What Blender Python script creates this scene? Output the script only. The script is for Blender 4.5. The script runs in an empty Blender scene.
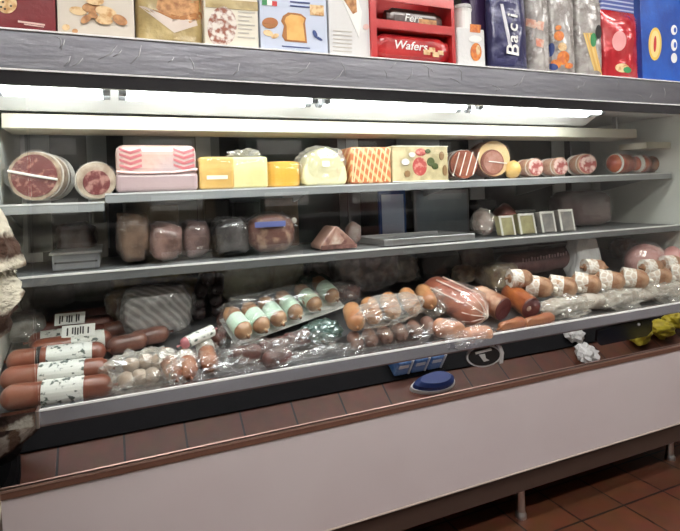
import bpy, bmesh, math, random
from mathutils import Vector, Matrix, noise
random.seed(7)
R = math.radians
C = bpy.context.scene.collection
SC = bpy.context.scene

# ------------------------------------------------------------------ camera
F, PX, PY, ROLL, PSI = 532.0, 340.0, 196.0, 0.035, R(23.4)
CAM = Vector((0, -1.4, 1.2))
FW = Vector((math.sin(PSI), math.cos(PSI), 0)); RT = Vector((math.cos(PSI), -math.sin(PSI), 0)); UP = Vector((0, 0, 1))
_a = math.atan(ROLL); CR, SR = math.cos(_a), math.sin(_a)

def ray(x, y):
    u, v = x - PX, y - PY
    return (FW * F + RT * (u * CR - v * SR) - UP * (u * SR + v * CR)).normalized()
def at(x, y, Y):                       # point of the photo's line of sight on the plane at depth Y
    d = ray(x, y); return CAM + d * ((Y - CAM.y) / d.y)
def atz(x, y, z):
    d = ray(x, y); return CAM + d * ((z - CAM.z) / d.z)
DS, DZ = 0.30, 0.70                    # sloping display deck: z = DZ + DS * Y
def dk(x, y, h):                       # point h above the sloping deck
    d = ray(x, y); k = (DZ + h + DS * CAM.y - CAM.z) / (d.z - DS * d.y); return CAM + d * k
def deck(Y): return DZ + DS * Y

cam = bpy.data.cameras.new('camera'); co = bpy.data.objects.new('camera', cam); C.objects.link(co)
cam.sensor_width = 36; cam.lens = F / 680 * 36; cam.clip_start = 0.02
cam.shift_x = 0; cam.shift_y = -(265.5 - PY) / 680
rx = RT * CR - UP * -0 * SR
right = (RT * CR - UP * SR); down = (RT * -SR - UP * CR)
up = -down
m = Matrix((right, up, -FW)).transposed().to_4x4(); m.translation = CAM
co.matrix_world = m
SC.camera = co

# ------------------------------------------------------------------ materials
MATS = {}
def M(name, c, rough=.5, metal=0, c2=None, scale=20, tex='noise', lo=.4, hi=.6, bump=0, bscale=None, emit=0, coat=0, stretch=None, spec=.5, c3=None, detail=3):
    if name in MATS: return MATS[name]
    mt = bpy.data.materials.new(name); mt.use_nodes = True; nt = mt.node_tree; N, L = nt.nodes, nt.links
    b = N['Principled BSDF']
    b.inputs['Base Color'].default_value = (*c, 1); b.inputs['Roughness'].default_value = rough; b.inputs['Metallic'].default_value = metal
    b.inputs['Specular IOR Level'].default_value = spec; b.inputs['Coat Weight'].default_value = coat
    b.inputs['Coat Roughness'].default_value = .12
    tc = N.new('ShaderNodeTexCoord'); mp = N.new('ShaderNodeMapping'); L.new(tc.outputs['Object'], mp.inputs['Vector'])
    if stretch: mp.inputs['Scale'].default_value = stretch
    if c2 is not None:
        if tex == 'noise':
            t = N.new('ShaderNodeTexNoise'); t.inputs['Detail'].default_value = detail; t.inputs['Scale'].default_value = scale; o = t.outputs['Fac']
        elif tex == 'voronoi':
            t = N.new('ShaderNodeTexVoronoi'); t.inputs['Scale'].default_value = scale; o = t.outputs['Distance']
        elif tex == 'cells':
            t = N.new('ShaderNodeTexVoronoi'); t.feature = 'DISTANCE_TO_EDGE'; t.inputs['Scale'].default_value = scale; o = t.outputs['Distance']
        else:
            t = N.new('ShaderNodeTexWave'); t.inputs['Scale'].default_value = scale; t.inputs['Distortion'].default_value = 2.0 if tex == 'wave' else 0
            t.bands_direction = 'DIAGONAL' if tex != 'wavez' else 'Z'; o = t.outputs['Fac']
        L.new(mp.outputs['Vector'], t.inputs['Vector'])
        r = N.new('ShaderNodeValToRGB'); r.color_ramp.elements[0].position = lo; r.color_ramp.elements[1].position = hi
        r.color_ramp.elements[0].color = (*c, 1); r.color_ramp.elements[1].color = (*c2, 1)
        if c3 is not None:
            e = r.color_ramp.elements.new(min(1, hi + .12)); e.color = (*c3, 1)
        L.new(o, r.inputs['Fac']); L.new(r.outputs['Color'], b.inputs['Base Color'])
    if coat and not bump: bump, bscale = .14, 55
    if bump:
        t2 = N.new('ShaderNodeTexNoise'); t2.inputs['Scale'].default_value = bscale or scale; t2.inputs['Detail'].default_value = 4
        L.new(mp.outputs['Vector'], t2.inputs['Vector'])
        bp = N.new('ShaderNodeBump'); bp.inputs['Strength'].default_value = bump; bp.inputs['Distance'].default_value = .01
        L.new(t2.outputs['Fac'], bp.inputs['Height']); L.new(bp.outputs['Normal'], b.inputs['Normal'])
    if emit:
        b.inputs['Emission Color'].default_value = (*c, 1); b.inputs['Emission Strength'].default_value = emit
    MATS[name] = mt; return mt

def clear(name, tint, base, grow, rough=.05, power=5, white=(1, 1, 1), milk=0):
    """thin clear sheet: see-through, with a sheen that grows at a glancing angle"""
    if name in MATS: return MATS[name]
    mt = bpy.data.materials.new(name); mt.use_nodes = True; nt = mt.node_tree; N, L = nt.nodes, nt.links
    N.remove(N['Principled BSDF'])
    tr = N.new('ShaderNodeBsdfTransparent'); tr.inputs['Color'].default_value = (*tint, 1)
    gl = N.new('ShaderNodeBsdfGlossy'); gl.inputs['Color'].default_value = (1, 1, 1, 1); gl.inputs['Roughness'].default_value = rough
    if milk:
        df = N.new('ShaderNodeBsdfDiffuse'); df.inputs['Color'].default_value = (*white, 1); m0 = N.new('ShaderNodeMixShader'); m0.inputs['Fac'].default_value = milk
        L.new(gl.outputs[0], m0.inputs[1]); L.new(df.outputs[0], m0.inputs[2]); gl = m0
    lw = N.new('ShaderNodeLayerWeight'); lw.inputs['Blend'].default_value = .5
    pw = N.new('ShaderNodeMath'); pw.operation = 'POWER'; pw.inputs[1].default_value = power
    mu = N.new('ShaderNodeMath'); mu.operation = 'MULTIPLY_ADD'; mu.inputs[1].default_value = grow; mu.inputs[2].default_value = base
    mx = N.new('ShaderNodeMixShader')
    L.new(lw.outputs['Facing'], pw.inputs[0]); L.new(pw.outputs[0], mu.inputs[0]); L.new(mu.outputs[0], mx.inputs['Fac'])
    L.new(tr.outputs[0], mx.inputs[1]); L.new(gl.outputs[0], mx.inputs[2]); L.new(mx.outputs[0], N['Material Output'].inputs['Surface'])
    MATS[name] = mt; return mt

FILMS = clear('thin clear wrap film', (.985, .985, .985), .035, .28, .10, 2.0, milk=.1)
GLASS = clear('case glass', (.975, .985, .98), .042, .94, 0)
FILM = clear('clear wrap film', (.985, .985, .985), .11, .42, .13, 2.0, milk=.15)
FILMW = clear('milky wrap film', (.98, .97, .95), .22, .5, .16, 1.8, (.95, .93, .86), milk=.45)
FILMT = clear('teal wrap film', (.55, .68, .64), .18, .4, .14, 1.8, (.45, .65, .6), milk=.3)
STEEL = M('brushed steel', (.31, .31, .345), .36, .9, c2=(.25, .25, .285), scale=5, stretch=(1.2, 3, 6), lo=.35, hi=.7, bump=.10, bscale=14)
ALU = M('aluminium', (.62, .62, .62), .28, .95)
CHROME = M('polished rail', (.72, .72, .74), .12, 1.0)
MIRROR = M('polished fascia', (.62, .62, .65), .015, 1.0)
WHITE = M('white enamel', (.80, .80, .77), .4)
CREAM = M('cream enamel', (.66, .62, .49), .4)
PANEL = M('pinkish white panel', (.62, .545, .555), .45, c2=(.60, .52, .53), scale=3)
BROWN = M('brown trim', (.16, .075, .05), .4)
KICK = M('dark kick beam', (.055, .03, .022), .6)
BLACK = M('black rubber', (.008, .008, .009), .75, spec=.15)
DARK = M('dark tinted pane', (.075, .077, .08), .12, c2=(.11, .11, .11), scale=3)
GREYP = M('grey door panel', (.33, .34, .34), .4)
PAPER = M('white paper', (.85, .85, .82), .7)
PRINT = M('printed label', (.83, .84, .80), .6, c2=(.08, .09, .09), scale=60, stretch=(1.2, 1.2, 5), lo=.60, hi=.66)
INK = M('black ink', (.02, .02, .02), .6)

# ------------------------------------------------------------------ builders
def obj(name, bm, mat, parent=None, smooth=False, bevel=0, kind=None):
    me = bpy.data.meshes.new(name); bmesh.ops.recalc_face_normals(bm, faces=bm.faces); bm.to_mesh(me); bm.free()
    for mm in (mat if isinstance(mat, (list, tuple)) else [mat]): me.materials.append(mm)
    if smooth:
        for p in me.polygons: p.use_smooth = True
    o = bpy.data.objects.new(name, me); C.objects.link(o)
    if parent: o.parent = parent
    if bevel:
        b = o.modifiers.new('bevel', 'BEVEL'); b.width = bevel; b.segments = 3; b.limit_method = 'ANGLE'
    if kind: o['kind'] = kind
    return o
def thing(name, label, cat, loc=(0, 0, 0), group=None, rz=0):
    o = bpy.data.objects.new(name, None); C.objects.link(o); o.location = loc; o.rotation_euler = (0, 0, rz); o.empty_display_size = .05
    return tag(o, label, cat, group)
def tag(o, label, cat, group=None):
    o['label'] = label; o['category'] = cat
    if group: o['group'] = group
    return o
def BM(): return bmesh.new()
def box(bm, x0, x1, y0, y1, z0, z1, mi=0):
    v = [bm.verts.new((x, y, z)) for z in (z0, z1) for y in (y0, y1) for x in (x0, x1)]
    for f in ((0, 1, 3, 2), (4, 6, 7, 5), (0, 4, 5, 1), (2, 3, 7, 6), (0, 2, 6, 4), (1, 5, 7, 3)):
        bm.faces.new([v[i] for i in f]).material_index = mi
    return v
def boxo(name, x0, x1, y0, y1, z0, z1, mat, parent=None, bevel=0, kind=None):
    bm = BM(); box(bm, x0, x1, y0, y1, z0, z1); return obj(name, bm, mat, parent, bevel=bevel, kind=kind)
def prism(bm, prof, x0, x1):            # profile in (y, z) swept along x
    a = [bm.verts.new((x0, y, z)) for y, z in prof]; b = [bm.verts.new((x1, y, z)) for y, z in prof]
    n = len(prof); bm.faces.new(a); bm.faces.new(b[::-1])
    for i in range(n): bm.faces.new((a[i], a[(i + 1) % n], b[(i + 1) % n], b[i]))
def tube(bm, pts, rad, seg=20, mi=0, cap=True, mis=None, squash=None, wob=0, seed=0):
    pts = [Vector(p) for p in pts]; rings = []
    for i, p in enumerate(pts):
        t = (pts[min(i + 1, len(pts) - 1)] - pts[max(i - 1, 0)]).normalized()
        s = t.cross(Vector((0, 0, 1)));
        if s.length < .05: s = t.cross(Vector((1, 0, 0)))
        s.normalize(); u = s.cross(t)
        ring = []
        for k in range(seg):
            a = 2 * math.pi * k / seg; r = rad[i]
            q = p + (s * math.cos(a) + u * math.sin(a) * (squash or 1)) * r
            if wob: q += (q - p) * wob * noise.noise(q * 28 + Vector((seed, 0, 0)))
            ring.append(bm.verts.new(q))
        rings.append(ring)
    for i in range(len(rings) - 1):
        for k in range(seg):
            f = bm.faces.new((rings[i][k], rings[i][(k + 1) % seg], rings[i + 1][(k + 1) % seg], rings[i + 1][k])); f.material_index = mis[i] if mis else mi
    if cap:
        bm.faces.new(rings[0][::-1]).material_index = mis[0] if mis else mi; bm.faces.new(rings[-1]).material_index = mis[-1] if mis else mi
def capsule_pts(a, b, r, n=5, nb=8, round0=True, round1=True, bend=0, pinch=1.0):
    a, b = Vector(a), Vector(b); d = b - a; L = d.length; d.normalize(); pts, rad = [], []
    e = min(r * .9 * pinch, L * .45)
    if round0:
        for i in range(n): t = i / n * math.pi / 2; pts.append(a + d * e * (1 - math.cos(t))); rad.append(max(r * math.sin(t), r * .12))
    for i in range(nb + 1):
        t = i / nb; s0 = e if round0 else 0; s1 = e if round1 else 0
        q = a + d * (s0 + (L - s0 - s1) * t); pts.append(q); rad.append(r)
    if round1:
        for i in range(1, n + 1): t = math.pi / 2 * (1 - i / n); pts.append(b - d * e * (1 - math.cos(t))); rad.append(max(r * math.sin(t), r * .12))
    if bend:
        for q in pts:
            t = (q - a).dot(d) / L; q.z += bend * math.sin(max(0, min(1, t)) * math.pi)
    return pts, rad
def local(root, p): return Vector(p) - root.location
def sausage(name, label, cat, a, b, r, mat, group=None, bend=0, wob=.08, ends=True, round0=True, round1=True, part='casing', knots=True, endmat=None):
    """a sausage between two world points, with tied ends"""
    a, b = Vector(a), Vector(b); mid = (a + b) / 2
    t = thing(name, label, cat, (mid.x, mid.y, min(a.z, b.z) - r), group)
    la, lb = local(t, a), local(t, b)
    bm = BM(); p, q = capsule_pts(la, lb, r, round0=round0, round1=round1, bend=bend); tube(bm, p, q, 20, wob=wob, seed=random.random() * 99)
    o = obj(part, bm, mat, t, smooth=True)
    if not (round0 and round1):
        md = o.modifiers.new('edge', 'EDGE_SPLIT'); md.split_angle = R(50)
    d = (lb - la).normalized()
    if knots:
        for e, dd, rr in ((la, -d, round0), (lb, d, round1)):
            if rr:
                bm = BM(); tube(bm, [e + dd * -.002, e + dd * .006, e + dd * .012], [r * .16, r * .10, r * .2], 8); obj('tied_end', bm, endmat or mat, t, smooth=True)
    return t, la, lb, d
def band(t, la, lb, r, u0, u1, mat, name='printed_band', bend=0):
    bm = BM(); n = 6; P = [la.lerp(lb, u0 + (u1 - u0) * i / n) for i in range(n + 1)]
    for k, q in enumerate(P):
        q.z += bend * math.sin((u0 + (u1 - u0) * k / n) * math.pi)
    tube(bm, P, [r * 1.05] * (n + 1), 24); return obj(name, bm, mat, t, smooth=False)
def face_disc(t, c, d, r, mat, name='cut_face', th=.003, squash=None):
    bm = BM(); c = Vector(c); tube(bm, [c, c + d * th], [r, r * .98], 28, squash=squash); return obj(name, bm, mat, t)
def film(root, c, size, mat, name='wrap', seed=0, amp=.16, sub=4, power=1.0, rot=0):
    """crumpled plastic around something: c, size in the thing's own space"""
    bm = BM(); bmesh.ops.create_icosphere(bm, subdivisions=sub, radius=1)
    for v in bm.verts:
        p = v.co.copy()
        s = Vector([math.copysign(abs(x) ** power, x) for x in p])
        k = noise.noise(p * 2.4 + Vector((seed, 3, 1))) * amp + noise.noise(p * 6.5 + Vector((1, seed, 5))) * amp * .6 + noise.noise(p * 14 + Vector((4, 1, seed))) * amp * .3
        s *= 1 + k
        q = Vector((s.x * size[0], s.y * size[1], s.z * size[2]))
        v.co = Matrix.Rotation(rot, 3, 'Z') @ q + Vector(c)
    return obj(name, bm, mat, root, smooth=False)
def blob(bm, c, size, seed=0, amp=.1, sub=3, power=1.0, freq=2.0):
    n0 = len(bm.verts); g = bmesh.ops.create_icosphere(bm, subdivisions=sub, radius=1)
    for v in g['verts']:
        p = v.co.copy(); s = Vector([math.copysign(abs(x) ** power, x) for x in p])
        s *= 1 + noise.noise(p * freq + Vector((seed, seed * .3, 1))) * amp + noise.noise(p * freq * 3.1 + Vector((seed, 2, 1))) * amp * .4
        v.co = Vector((s.x * size[0], s.y * size[1], s.z * size[2])) + Vector(c)
def text(root, s, loc, size, mat, name='lettering', rot=(R(90), 0, 0), ex=.0006, shear=0, sx=1):
    cu = bpy.data.curves.new(name, 'FONT'); cu.body = s; cu.size = size; cu.extrude = ex; cu.align_x = 'CENTER'; cu.align_y = 'CENTER'; cu.shear = shear; cu.offset = size * .012
    o = bpy.data.objects.new(name, cu); C.objects.link(o); cu.materials.append(mat); o.location = loc; o.rotation_euler = rot; o.scale = (sx, 1, 1)
    o.parent = root
    dg = bpy.context.evaluated_depsgraph_get(); me = bpy.data.meshes.new_from_object(o.evaluated_get(dg)); q = bpy.data.objects.new(name, me); C.objects.link(q)
    q.location, q.rotation_euler, q.scale, q.parent = o.location, o.rotation_euler, o.scale, root; bpy.data.objects.remove(o); q.name = name
    return q
ORD = ['leftmost', 'second from the left', 'third from the left', 'fourth from the left', 'fifth from the left', 'sixth from the left', 'seventh from the left', 'eighth from the left']

# ------------------------------------------------------------------ the setting
TILE = bpy.data.materials.new('terracotta tiles'); TILE.use_nodes = True
def _tile():
    N, L = TILE.node_tree.nodes, TILE.node_tree.links; b = N['Principled BSDF']
    tc = N.new('ShaderNodeTexCoord'); mp = N.new('ShaderNodeMapping'); mp.inputs['Location'].default_value = (-.02 + .2145 * 3, .40 + .2145 * 9, 0)
    br = N.new('ShaderNodeTexBrick'); br.offset = 0; br.inputs['Scale'].default_value = 1; br.inputs['Brick Width'].default_value = .2145; br.inputs['Row Height'].default_value = .2145
    br.inputs['Mortar Size'].default_value = .004; br.inputs['Color1'].default_value = (.175, .060, .031, 1); br.inputs['Color2'].default_value = (.135, .048, .026, 1); br.inputs['Mortar'].default_value = (.02, .014, .012, 1)
    no = N.new('ShaderNodeTexNoise'); no.inputs['Scale'].default_value = 14; mix = N.new('ShaderNodeMix'); mix.data_type = 'RGBA'; mix.blend_type = 'MULTIPLY'; mix.inputs[0].default_value = .5
    L.new(tc.outputs['Object'], mp.inputs['Vector']); L.new(mp.outputs[0], br.inputs['Vector']); L.new(mp.outputs[0], no.inputs['Vector'])
    L.new(br.outputs['Color'], mix.inputs[6]); L.new(no.outputs['Color'], mix.inputs[7]); L.new(mix.outputs[2], b.inputs['Base Color'])
    b.inputs['Roughness'].default_value = .42
    bp = N.new('ShaderNodeBump'); bp.inputs['Strength'].default_value = .4; bp.inputs['Distance'].default_value = .004; bp.invert = True
    L.new(br.outputs['Fac'], bp.inputs['Height']); L.new(bp.outputs[0], b.inputs['Normal'])
_tile()
PLASTER = M('shop plaster', (.42, .40, .38), .8, c2=(.36, .34, .33), scale=3)
CEIL = M('ceiling board', (.6, .6, .58), .9)
X0, X1, Y0, Y1, H = -2.2, 4.6, -3.6, 2.2, 2.75
boxo('floor', X0, X1, Y0, Y1, -.1, 0, TILE, kind='structure')
boxo('ceiling', X0, X1, Y0, Y1, H, H + .1, CEIL, kind='structure')
boxo('wall_back', X0, X1, Y1, Y1 + .1, 0, H, M('grey back wall', (.16, .16, .165), .8), kind='structure')
boxo('wall_front', X0, X1, Y0 - .1, Y0, 0, H, PLASTER, kind='structure')
boxo('wall_left', X0 - .1, X0, Y0, Y1, 0, H, PLASTER, kind='structure')
boxo('wall_right', X1, X1 + .1, Y0, Y1, 0, H, PLASTER, kind='structure')
TUBE = M('ceiling tube glow', (1.0, .97, .92), .5, emit=33)
for i, (x, y) in enumerate(((-.9, -1.95), (.6, -1.95), (2.1, -1.95), (3.6, -1.95), (.3, -.95), (2.0, -.95))):
    t = thing('ceiling_light', 'long white ceiling strip light over the shop aisle', 'ceiling light', (x, y, H), 'ceiling strip lights')
    boxo('housing', -.62, .62, -.09, .09, -.05, 0, WHITE, t)
    boxo('diffuser', -.6, .6, -.07, .07, -.075, -.05, TUBE, t, bevel=.01)

# ------------------------------------------------------------------ display case
XL, XR = -.27, 2.35                     # inside faces of the end panels
DX0, DX1 = -.30, 2.40
case = thing('display_case', 'long refrigerated deli display case with glass front and pinkish white lower panel', 'display case', (0, 0, 0))
boxo('canopy', DX0, DX1, .012, .70, 1.512, 1.602, WHITE, case)
bm = BM(); box(bm, DX0, DX1, -.004, .012, 1.514, 1.602); obj('top_fascia', bm, STEEL, case, bevel=.003)['label'] = 'brushed steel edge wrapped in clear film'
CREASE = M('film crease', (.62, .62, .64), .2, .3)
for i in range(34):
    x_ = DX0 + .05 + 2.6 * random.random(); z_ = 1.522 + .06 * random.random(); l_ = .02 + .05 * random.random(); a_ = random.choice((.5, .8, 1.3, 1.6, 2.6))
    if x_ + l_ > DX1: continue
    bm = BM(); tube(bm, [(x_, -.004, z_), (x_ + l_ * math.cos(a_) * .5, -.0048, min(1.596, z_ + l_ * math.sin(a_) * .5)), (x_ + l_ * math.cos(a_ + .3), -.004, min(1.598, z_ + l_ * math.sin(a_ + .15)))], [.0004, .0010, .0004], 5); obj('film_crease', bm, CREASE, bpy.data.objects['top_fascia'], smooth=True)
boxo('top_lip', DX0, DX1, -.008, .06, 1.602, 1.606, M('bright lip', (.88, .88, .88), .35), case)
boxo('fascia_bead', DX0, DX1, -.006, .004, 1.511, 1.515, M('bright lip', (.85, .85, .85)), case)
boxo('valance', DX0, DX1, .0, .012, 1.479, 1.513, M('dark mirrored valance', (.10, .10, .11), .05, .9), case)['label'] = 'narrow dark mirrored strip'
boxo('front_glass', XL + .105, DX1, .002, .008, .735, 1.479, GLASS, case)['label'] = 'clear front glass'
boxo('corner_glass', DX0, XL + .10, .002, .008, .735, 1.479, GLASS, case)
bm = BM(); prism(bm, [(-.016, .700), (-.016, .704), (-.004, .731), (.0, .734), (.022, .734), (.022, .700)], XL + .108, DX1); obj('bottom_rail', bm, M('satin rail', (.40, .40, .45), .20, .95), case)['label'] = 'silver aluminium rail'
boxo('rail_bead', XL + .108, DX1, -.006, .002, .731, .7355, M('bright lip', (.88, .88, .88), .35), case)
boxo('rail_end', XL + .100, XL + .108, -.016, .024, .697, .737, ALU, case, bevel=.002)
bm = BM(); prism(bm, [(-.002, .700), (-.002, .733), (.022, .733), (.022, .700)], DX0, XL + .098); obj('corner_rail', bm, MIRROR, case)
TT = math.tan(R(17))
bm = BM(); prism(bm, [(.002, .700), (.002 + TT * .158, .546), (.002 + TT * .158 + .02, .546), (.022, .700)], DX0, DX1); obj('mirror_fascia', bm, MIRROR, case)['label'] = 'polished sloping strip that mirrors the floor'
boxo('trim_strip', DX0, DX1, .0455, .075, .524, .5455, BROWN, case, bevel=.002)['label'] = 'thin brown strip'
boxo('trim_edge', DX0, DX1, .0440, .050, .5405, .5455, M('copper edge', (.5, .33, .27), .3, .6), case)
boxo('lower_panel', DX0, DX1, .050, .075, .229, .526, PANEL, case, bevel=.003)['label'] = 'pinkish white lower panel'
boxo('panel_edge', DX0, DX1, .047, .075, .226, .2295, M('panel lower edge', (.6, .5, .45), .4), case)
boxo('kick_beam', DX0, DX1, .062, .10, .150, .226, KICK, case)['label'] = 'dark brown beam under the panel'
boxo('underside', DX0, DX1, .10, .72, .19, .226, KICK, case)
boxo('rear_light_stop', DX0, DX1, .60, .62, .0, .19, BLACK, case)  # added low wall, keeps light from behind off the floor underneath
boxo('rear_body', DX0, DX1, .68, .72, .226, .93, GREYP, case)
for p in ((521, 517), (670, 459)):
    q = atz(p[0], p[1], 0)
    for Y in (q.y,):
        bm = BM(); tube(bm, [(q.x, Y, .022), (q.x, Y, .152)], [.016, .016], 16); f = obj('foot', bm, ALU, case, smooth=False)
        bm = BM(); tube(bm, [(q.x, Y, 0), (q.x, Y, .012), (q.x, Y, .024)], [.021, .021, .016], 18); obj('foot_pad', bm, ALU, f)
for X in (.3,):
    bm = BM(); tube(bm, [(X, .15, .0), (X, .15, .152)], [.016, .016], 16); obj('foot', bm, ALU, case)
for nm, a, b in (('end_panel', DX0, XL), ('end_panel', XR, DX1)):
    bm = BM(); prism(bm, [(.014, .735), (.014, 1.512), (.70, 1.512), (.70, .90)], a, b); obj(nm, bm, M('end panel enamel', (.72, .73, .67), .35), case)
# interior
bm = BM(); prism(bm, [(.024, deck(.024) - .03), (.024, deck(.024) - .006), (.68, deck(.68) - .006), (.68, deck(.68) - .03)], XL, XR); obj('display_deck', bm, M('steel deck', (.16, .16, .165), .35, .3), case)['label'] = 'sloping steel deck'
SHU, SHL = 1.244, 1.018
TILT = .0105
def shelf_z(x): return (1.206 if x < -.012 else 1.228 + TILT * x)      # top of the upper shelf along the case
def shelf(z, y0, name, white, XL=XL, XR=XR):
    s = boxo(name, XL + .002, XR - .002, y0 + .012, .60, z - .012, z, M('shelf enamel', (.62, .63, .63), .35) if white else M('shelf dark enamel', (.13, .135, .135), .35), case)
    boxo('shelf_edge', XL + .002, XR - .002, y0, y0 + .012, z - .026, z - .003, M('shelf edge grey', (.30, .31, .31), .35) if white else M('shelf edge dark', (.13, .135, .135), .3), s, bevel=.002)
    boxo('edge_line', XL + .002, XR - .002, y0 - .001, y0 + .012, z - .003, z + .002, M('edge line white', (.74, .74, .72), .3), s)
    bm = BM(); prism(bm, [(y0 + .05, z - .012), (.60, z - .012), (.60, z - (.075 if white else .034))], 0, .006)
    me = None
    for i, X in enumerate([q for q in (XL + .003, .04, .62, 1.2, 1.78, XR - .009) if XL < q < XR]):
        if me is None: o = obj('bracket', bm, GREYP, s); me = o
        else: o = me.copy(); C.objects.link(o)
        o.location = (X, 0, 0)
    return s
us = shelf(SHU, .22, 'upper_shelf', True, XL=-.014)
us.rotation_euler = (0, -TILT, 0); us.location = (SHU * TILT, 0, 1.228 - SHU)
shelf(1.206, .22, 'corner_shelf', True, XR=-.012)
shelf(SHL, .18, 'lower_shelf', False)
# light hood and lamps under the canopy
bm = BM(); prism(bm, [(.25, 1.412), (.25, 1.452), (.33, 1.458), (.40, 1.454), (.40, 1.412)], XL + .012, 2.17); obj('light_shelf', bm, CREAM, case, bevel=.003)['label'] = 'cream coloured bar below the lamps'
boxo('light_shelf_return', 2.19, XR - .002, .22, .36, 1.365, 1.392, CREAM, case)
for X in (2.1,):
    boxo('hanger', X, X + .012, .30, .32, 1.452, 1.512, ALU, case)
bm = BM(); prism(bm, [(.155, 1.508), (.252, 1.460), (.258, 1.460), (.160, 1.511)], XL + .01, 1.85); obj('reflector', bm, WHITE, case)
LAMP = M('case lamp glow', (.93, .97, 1.0), .4, emit=16)
ends = [-.25, .010, .030, .570, .592, 1.120, 1.150, 1.74]
for i in range(4):
    a, b = ends[2 * i], ends[2 * i + 1]
    s = None
    for Y in (.065, .125):
        bm = BM(); tube(bm, [(a + .018, Y, 1.488), (b - .018, Y, 1.488)], [.0125, .0125], 14); o = obj('lamp', bm, LAMP, case, smooth=True)
        for e in (a, b - .018):
            bm = BM(); tube(bm, [(e, Y, 1.488), (e + .018, Y, 1.488)], [.014, .014], 12); obj('lamp_cap', bm, GREYP, o)
# sliding rear doors
for i, (a, b) in enumerate(((XL, .36), (.34, .95), (.93, 1.62), (1.60, XR))):
    y = .668 + .010 * (i % 2)
    boxo('rear_door', a, b, y, y + .006, .915, 1.50, DARK, case)
    d = case.children[-1] if False else bpy.data.objects[C.objects[-1].name]
    for u0, u1 in ((a, a + .055), (b - .055, b)):
        boxo('door_stile', u0, u1, y - .006, y, .915, 1.50, ALU if i != 1 else GREYP, d)
    boxo('door_rail', a, b, y - .005, y, 1.46, 1.50, GREYP, d)
for a, b, mt in ((-.255, -.184, GREYP), (-.069, -.005, GREYP), (.05, .30, GREYP), (1.17, 1.39, GREYP), (2.07, 2.15, WHITE), (2.20, 2.33, GREYP)):
    boxo('rear_shutter', a, b, .648, .656, 1.045, 1.50, mt, case)
# marks on the fascia: white-edged black oval and dark plate
def on_mirror(px, py, off=.0015):
    n = Vector((0, -math.cos(R(17)), -math.sin(R(17)))); p0 = Vector((0, .002, .700)); d = ray(px, py)
    return CAM + d * ((p0 - CAM).dot(n) / d.dot(n)) + n * off
def mirror_poly(name, pts, mat, parent, off, th=.0012):
    n = Vector((0, -math.cos(R(17)), -math.sin(R(17))))
    bm = BM(); a = [bm.verts.new(on_mirror(x, y, off)) for x, y in pts]; b = [bm.verts.new(v.co + n * th) for v in a]
    bm.faces.new(a); bm.faces.new(b); k = len(a)
    for i in range(k): bm.faces.new((a[i], a[(i + 1) % k], b[(i + 1) % k], b[i]))
    return obj(name, bm, mat, parent)
def ell(cx, cy, a, b, rot=0, n=28, a0=0, a1=360):
    return [(cx + a * math.cos(R(t)) * math.cos(rot) - b * math.sin(R(t)) * math.sin(rot), cy + a * math.cos(R(t)) * math.sin(rot) + b * math.sin(R(t)) * math.cos(rot)) for t in [a0 + (a1 - a0) * i / (n if a1 - a0 == 360 else n - 1) for i in range(n)]]
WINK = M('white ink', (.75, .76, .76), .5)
st = mirror_poly('oval_marking', ell(483.5, 355.5, 17.5, 11.0, R(-8)), WINK, None, .0012)
tag(st, 'oval black shape with white outline and check mark on the mirrored strip', 'marking')
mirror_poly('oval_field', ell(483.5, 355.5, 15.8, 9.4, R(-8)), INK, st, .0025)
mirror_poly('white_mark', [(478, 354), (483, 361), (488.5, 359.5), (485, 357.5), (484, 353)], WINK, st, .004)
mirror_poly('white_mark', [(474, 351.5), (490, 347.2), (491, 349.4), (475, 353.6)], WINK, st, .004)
mirror_poly('marking_tail', [(496, 344), (500.5, 345), (503, 352), (502, 362), (498.5, 363), (499.5, 352)], WINK, st, .004)
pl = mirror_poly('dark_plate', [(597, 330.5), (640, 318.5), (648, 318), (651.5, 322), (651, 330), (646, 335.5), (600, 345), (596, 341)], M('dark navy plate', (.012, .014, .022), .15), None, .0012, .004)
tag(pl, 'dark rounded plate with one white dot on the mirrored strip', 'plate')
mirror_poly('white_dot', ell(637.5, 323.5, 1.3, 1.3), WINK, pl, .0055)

# ------------------------------------------------------------------ groceries on the canopy top
TOPZ = 1.606
def decal(root, pts, Y, mat, name='printed_picture', lift=.001, th=.0006):
    bm = BM(); a = [bm.verts.new(local(root, at(x, y, Y - lift))) for x, y in pts]; b = [bm.verts.new(v.co + Vector((0, -th, 0))) for v in a]
    bm.faces.new(a); bm.faces.new(b); k = len(a)
    for i in range(k): bm.faces.new((a[i], a[(i + 1) % k], b[(i + 1) % k], b[i]))
    return obj(name, bm, mat, root)
def rect(x0, y0, x1, y1, sk=.03, up_=.08): return [(x0 + sk * (y0 - y1), y0), (x1 + sk * (y0 - y1), y0 + up_ * (x1 - x0)), (x1, y1 + up_ * (x1 - x0)), (x0, y1)]
def carton(name, label, cat, x0, x1, ybase, hgt, mat, Y=.03, dep=.06, bevel=.002, part='carton', rz=0):
    a, b = at(x0, ybase, Y).x, at(x1, ybase, Y).x
    t = thing(name, label, cat, ((a + b) / 2, Y + dep / 2, TOPZ), rz=rz)
    w = (b - a) / 2
    boxo(part, -w, w, -dep / 2, dep / 2, 0, hgt, mat, t, bevel=bevel); return t
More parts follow.
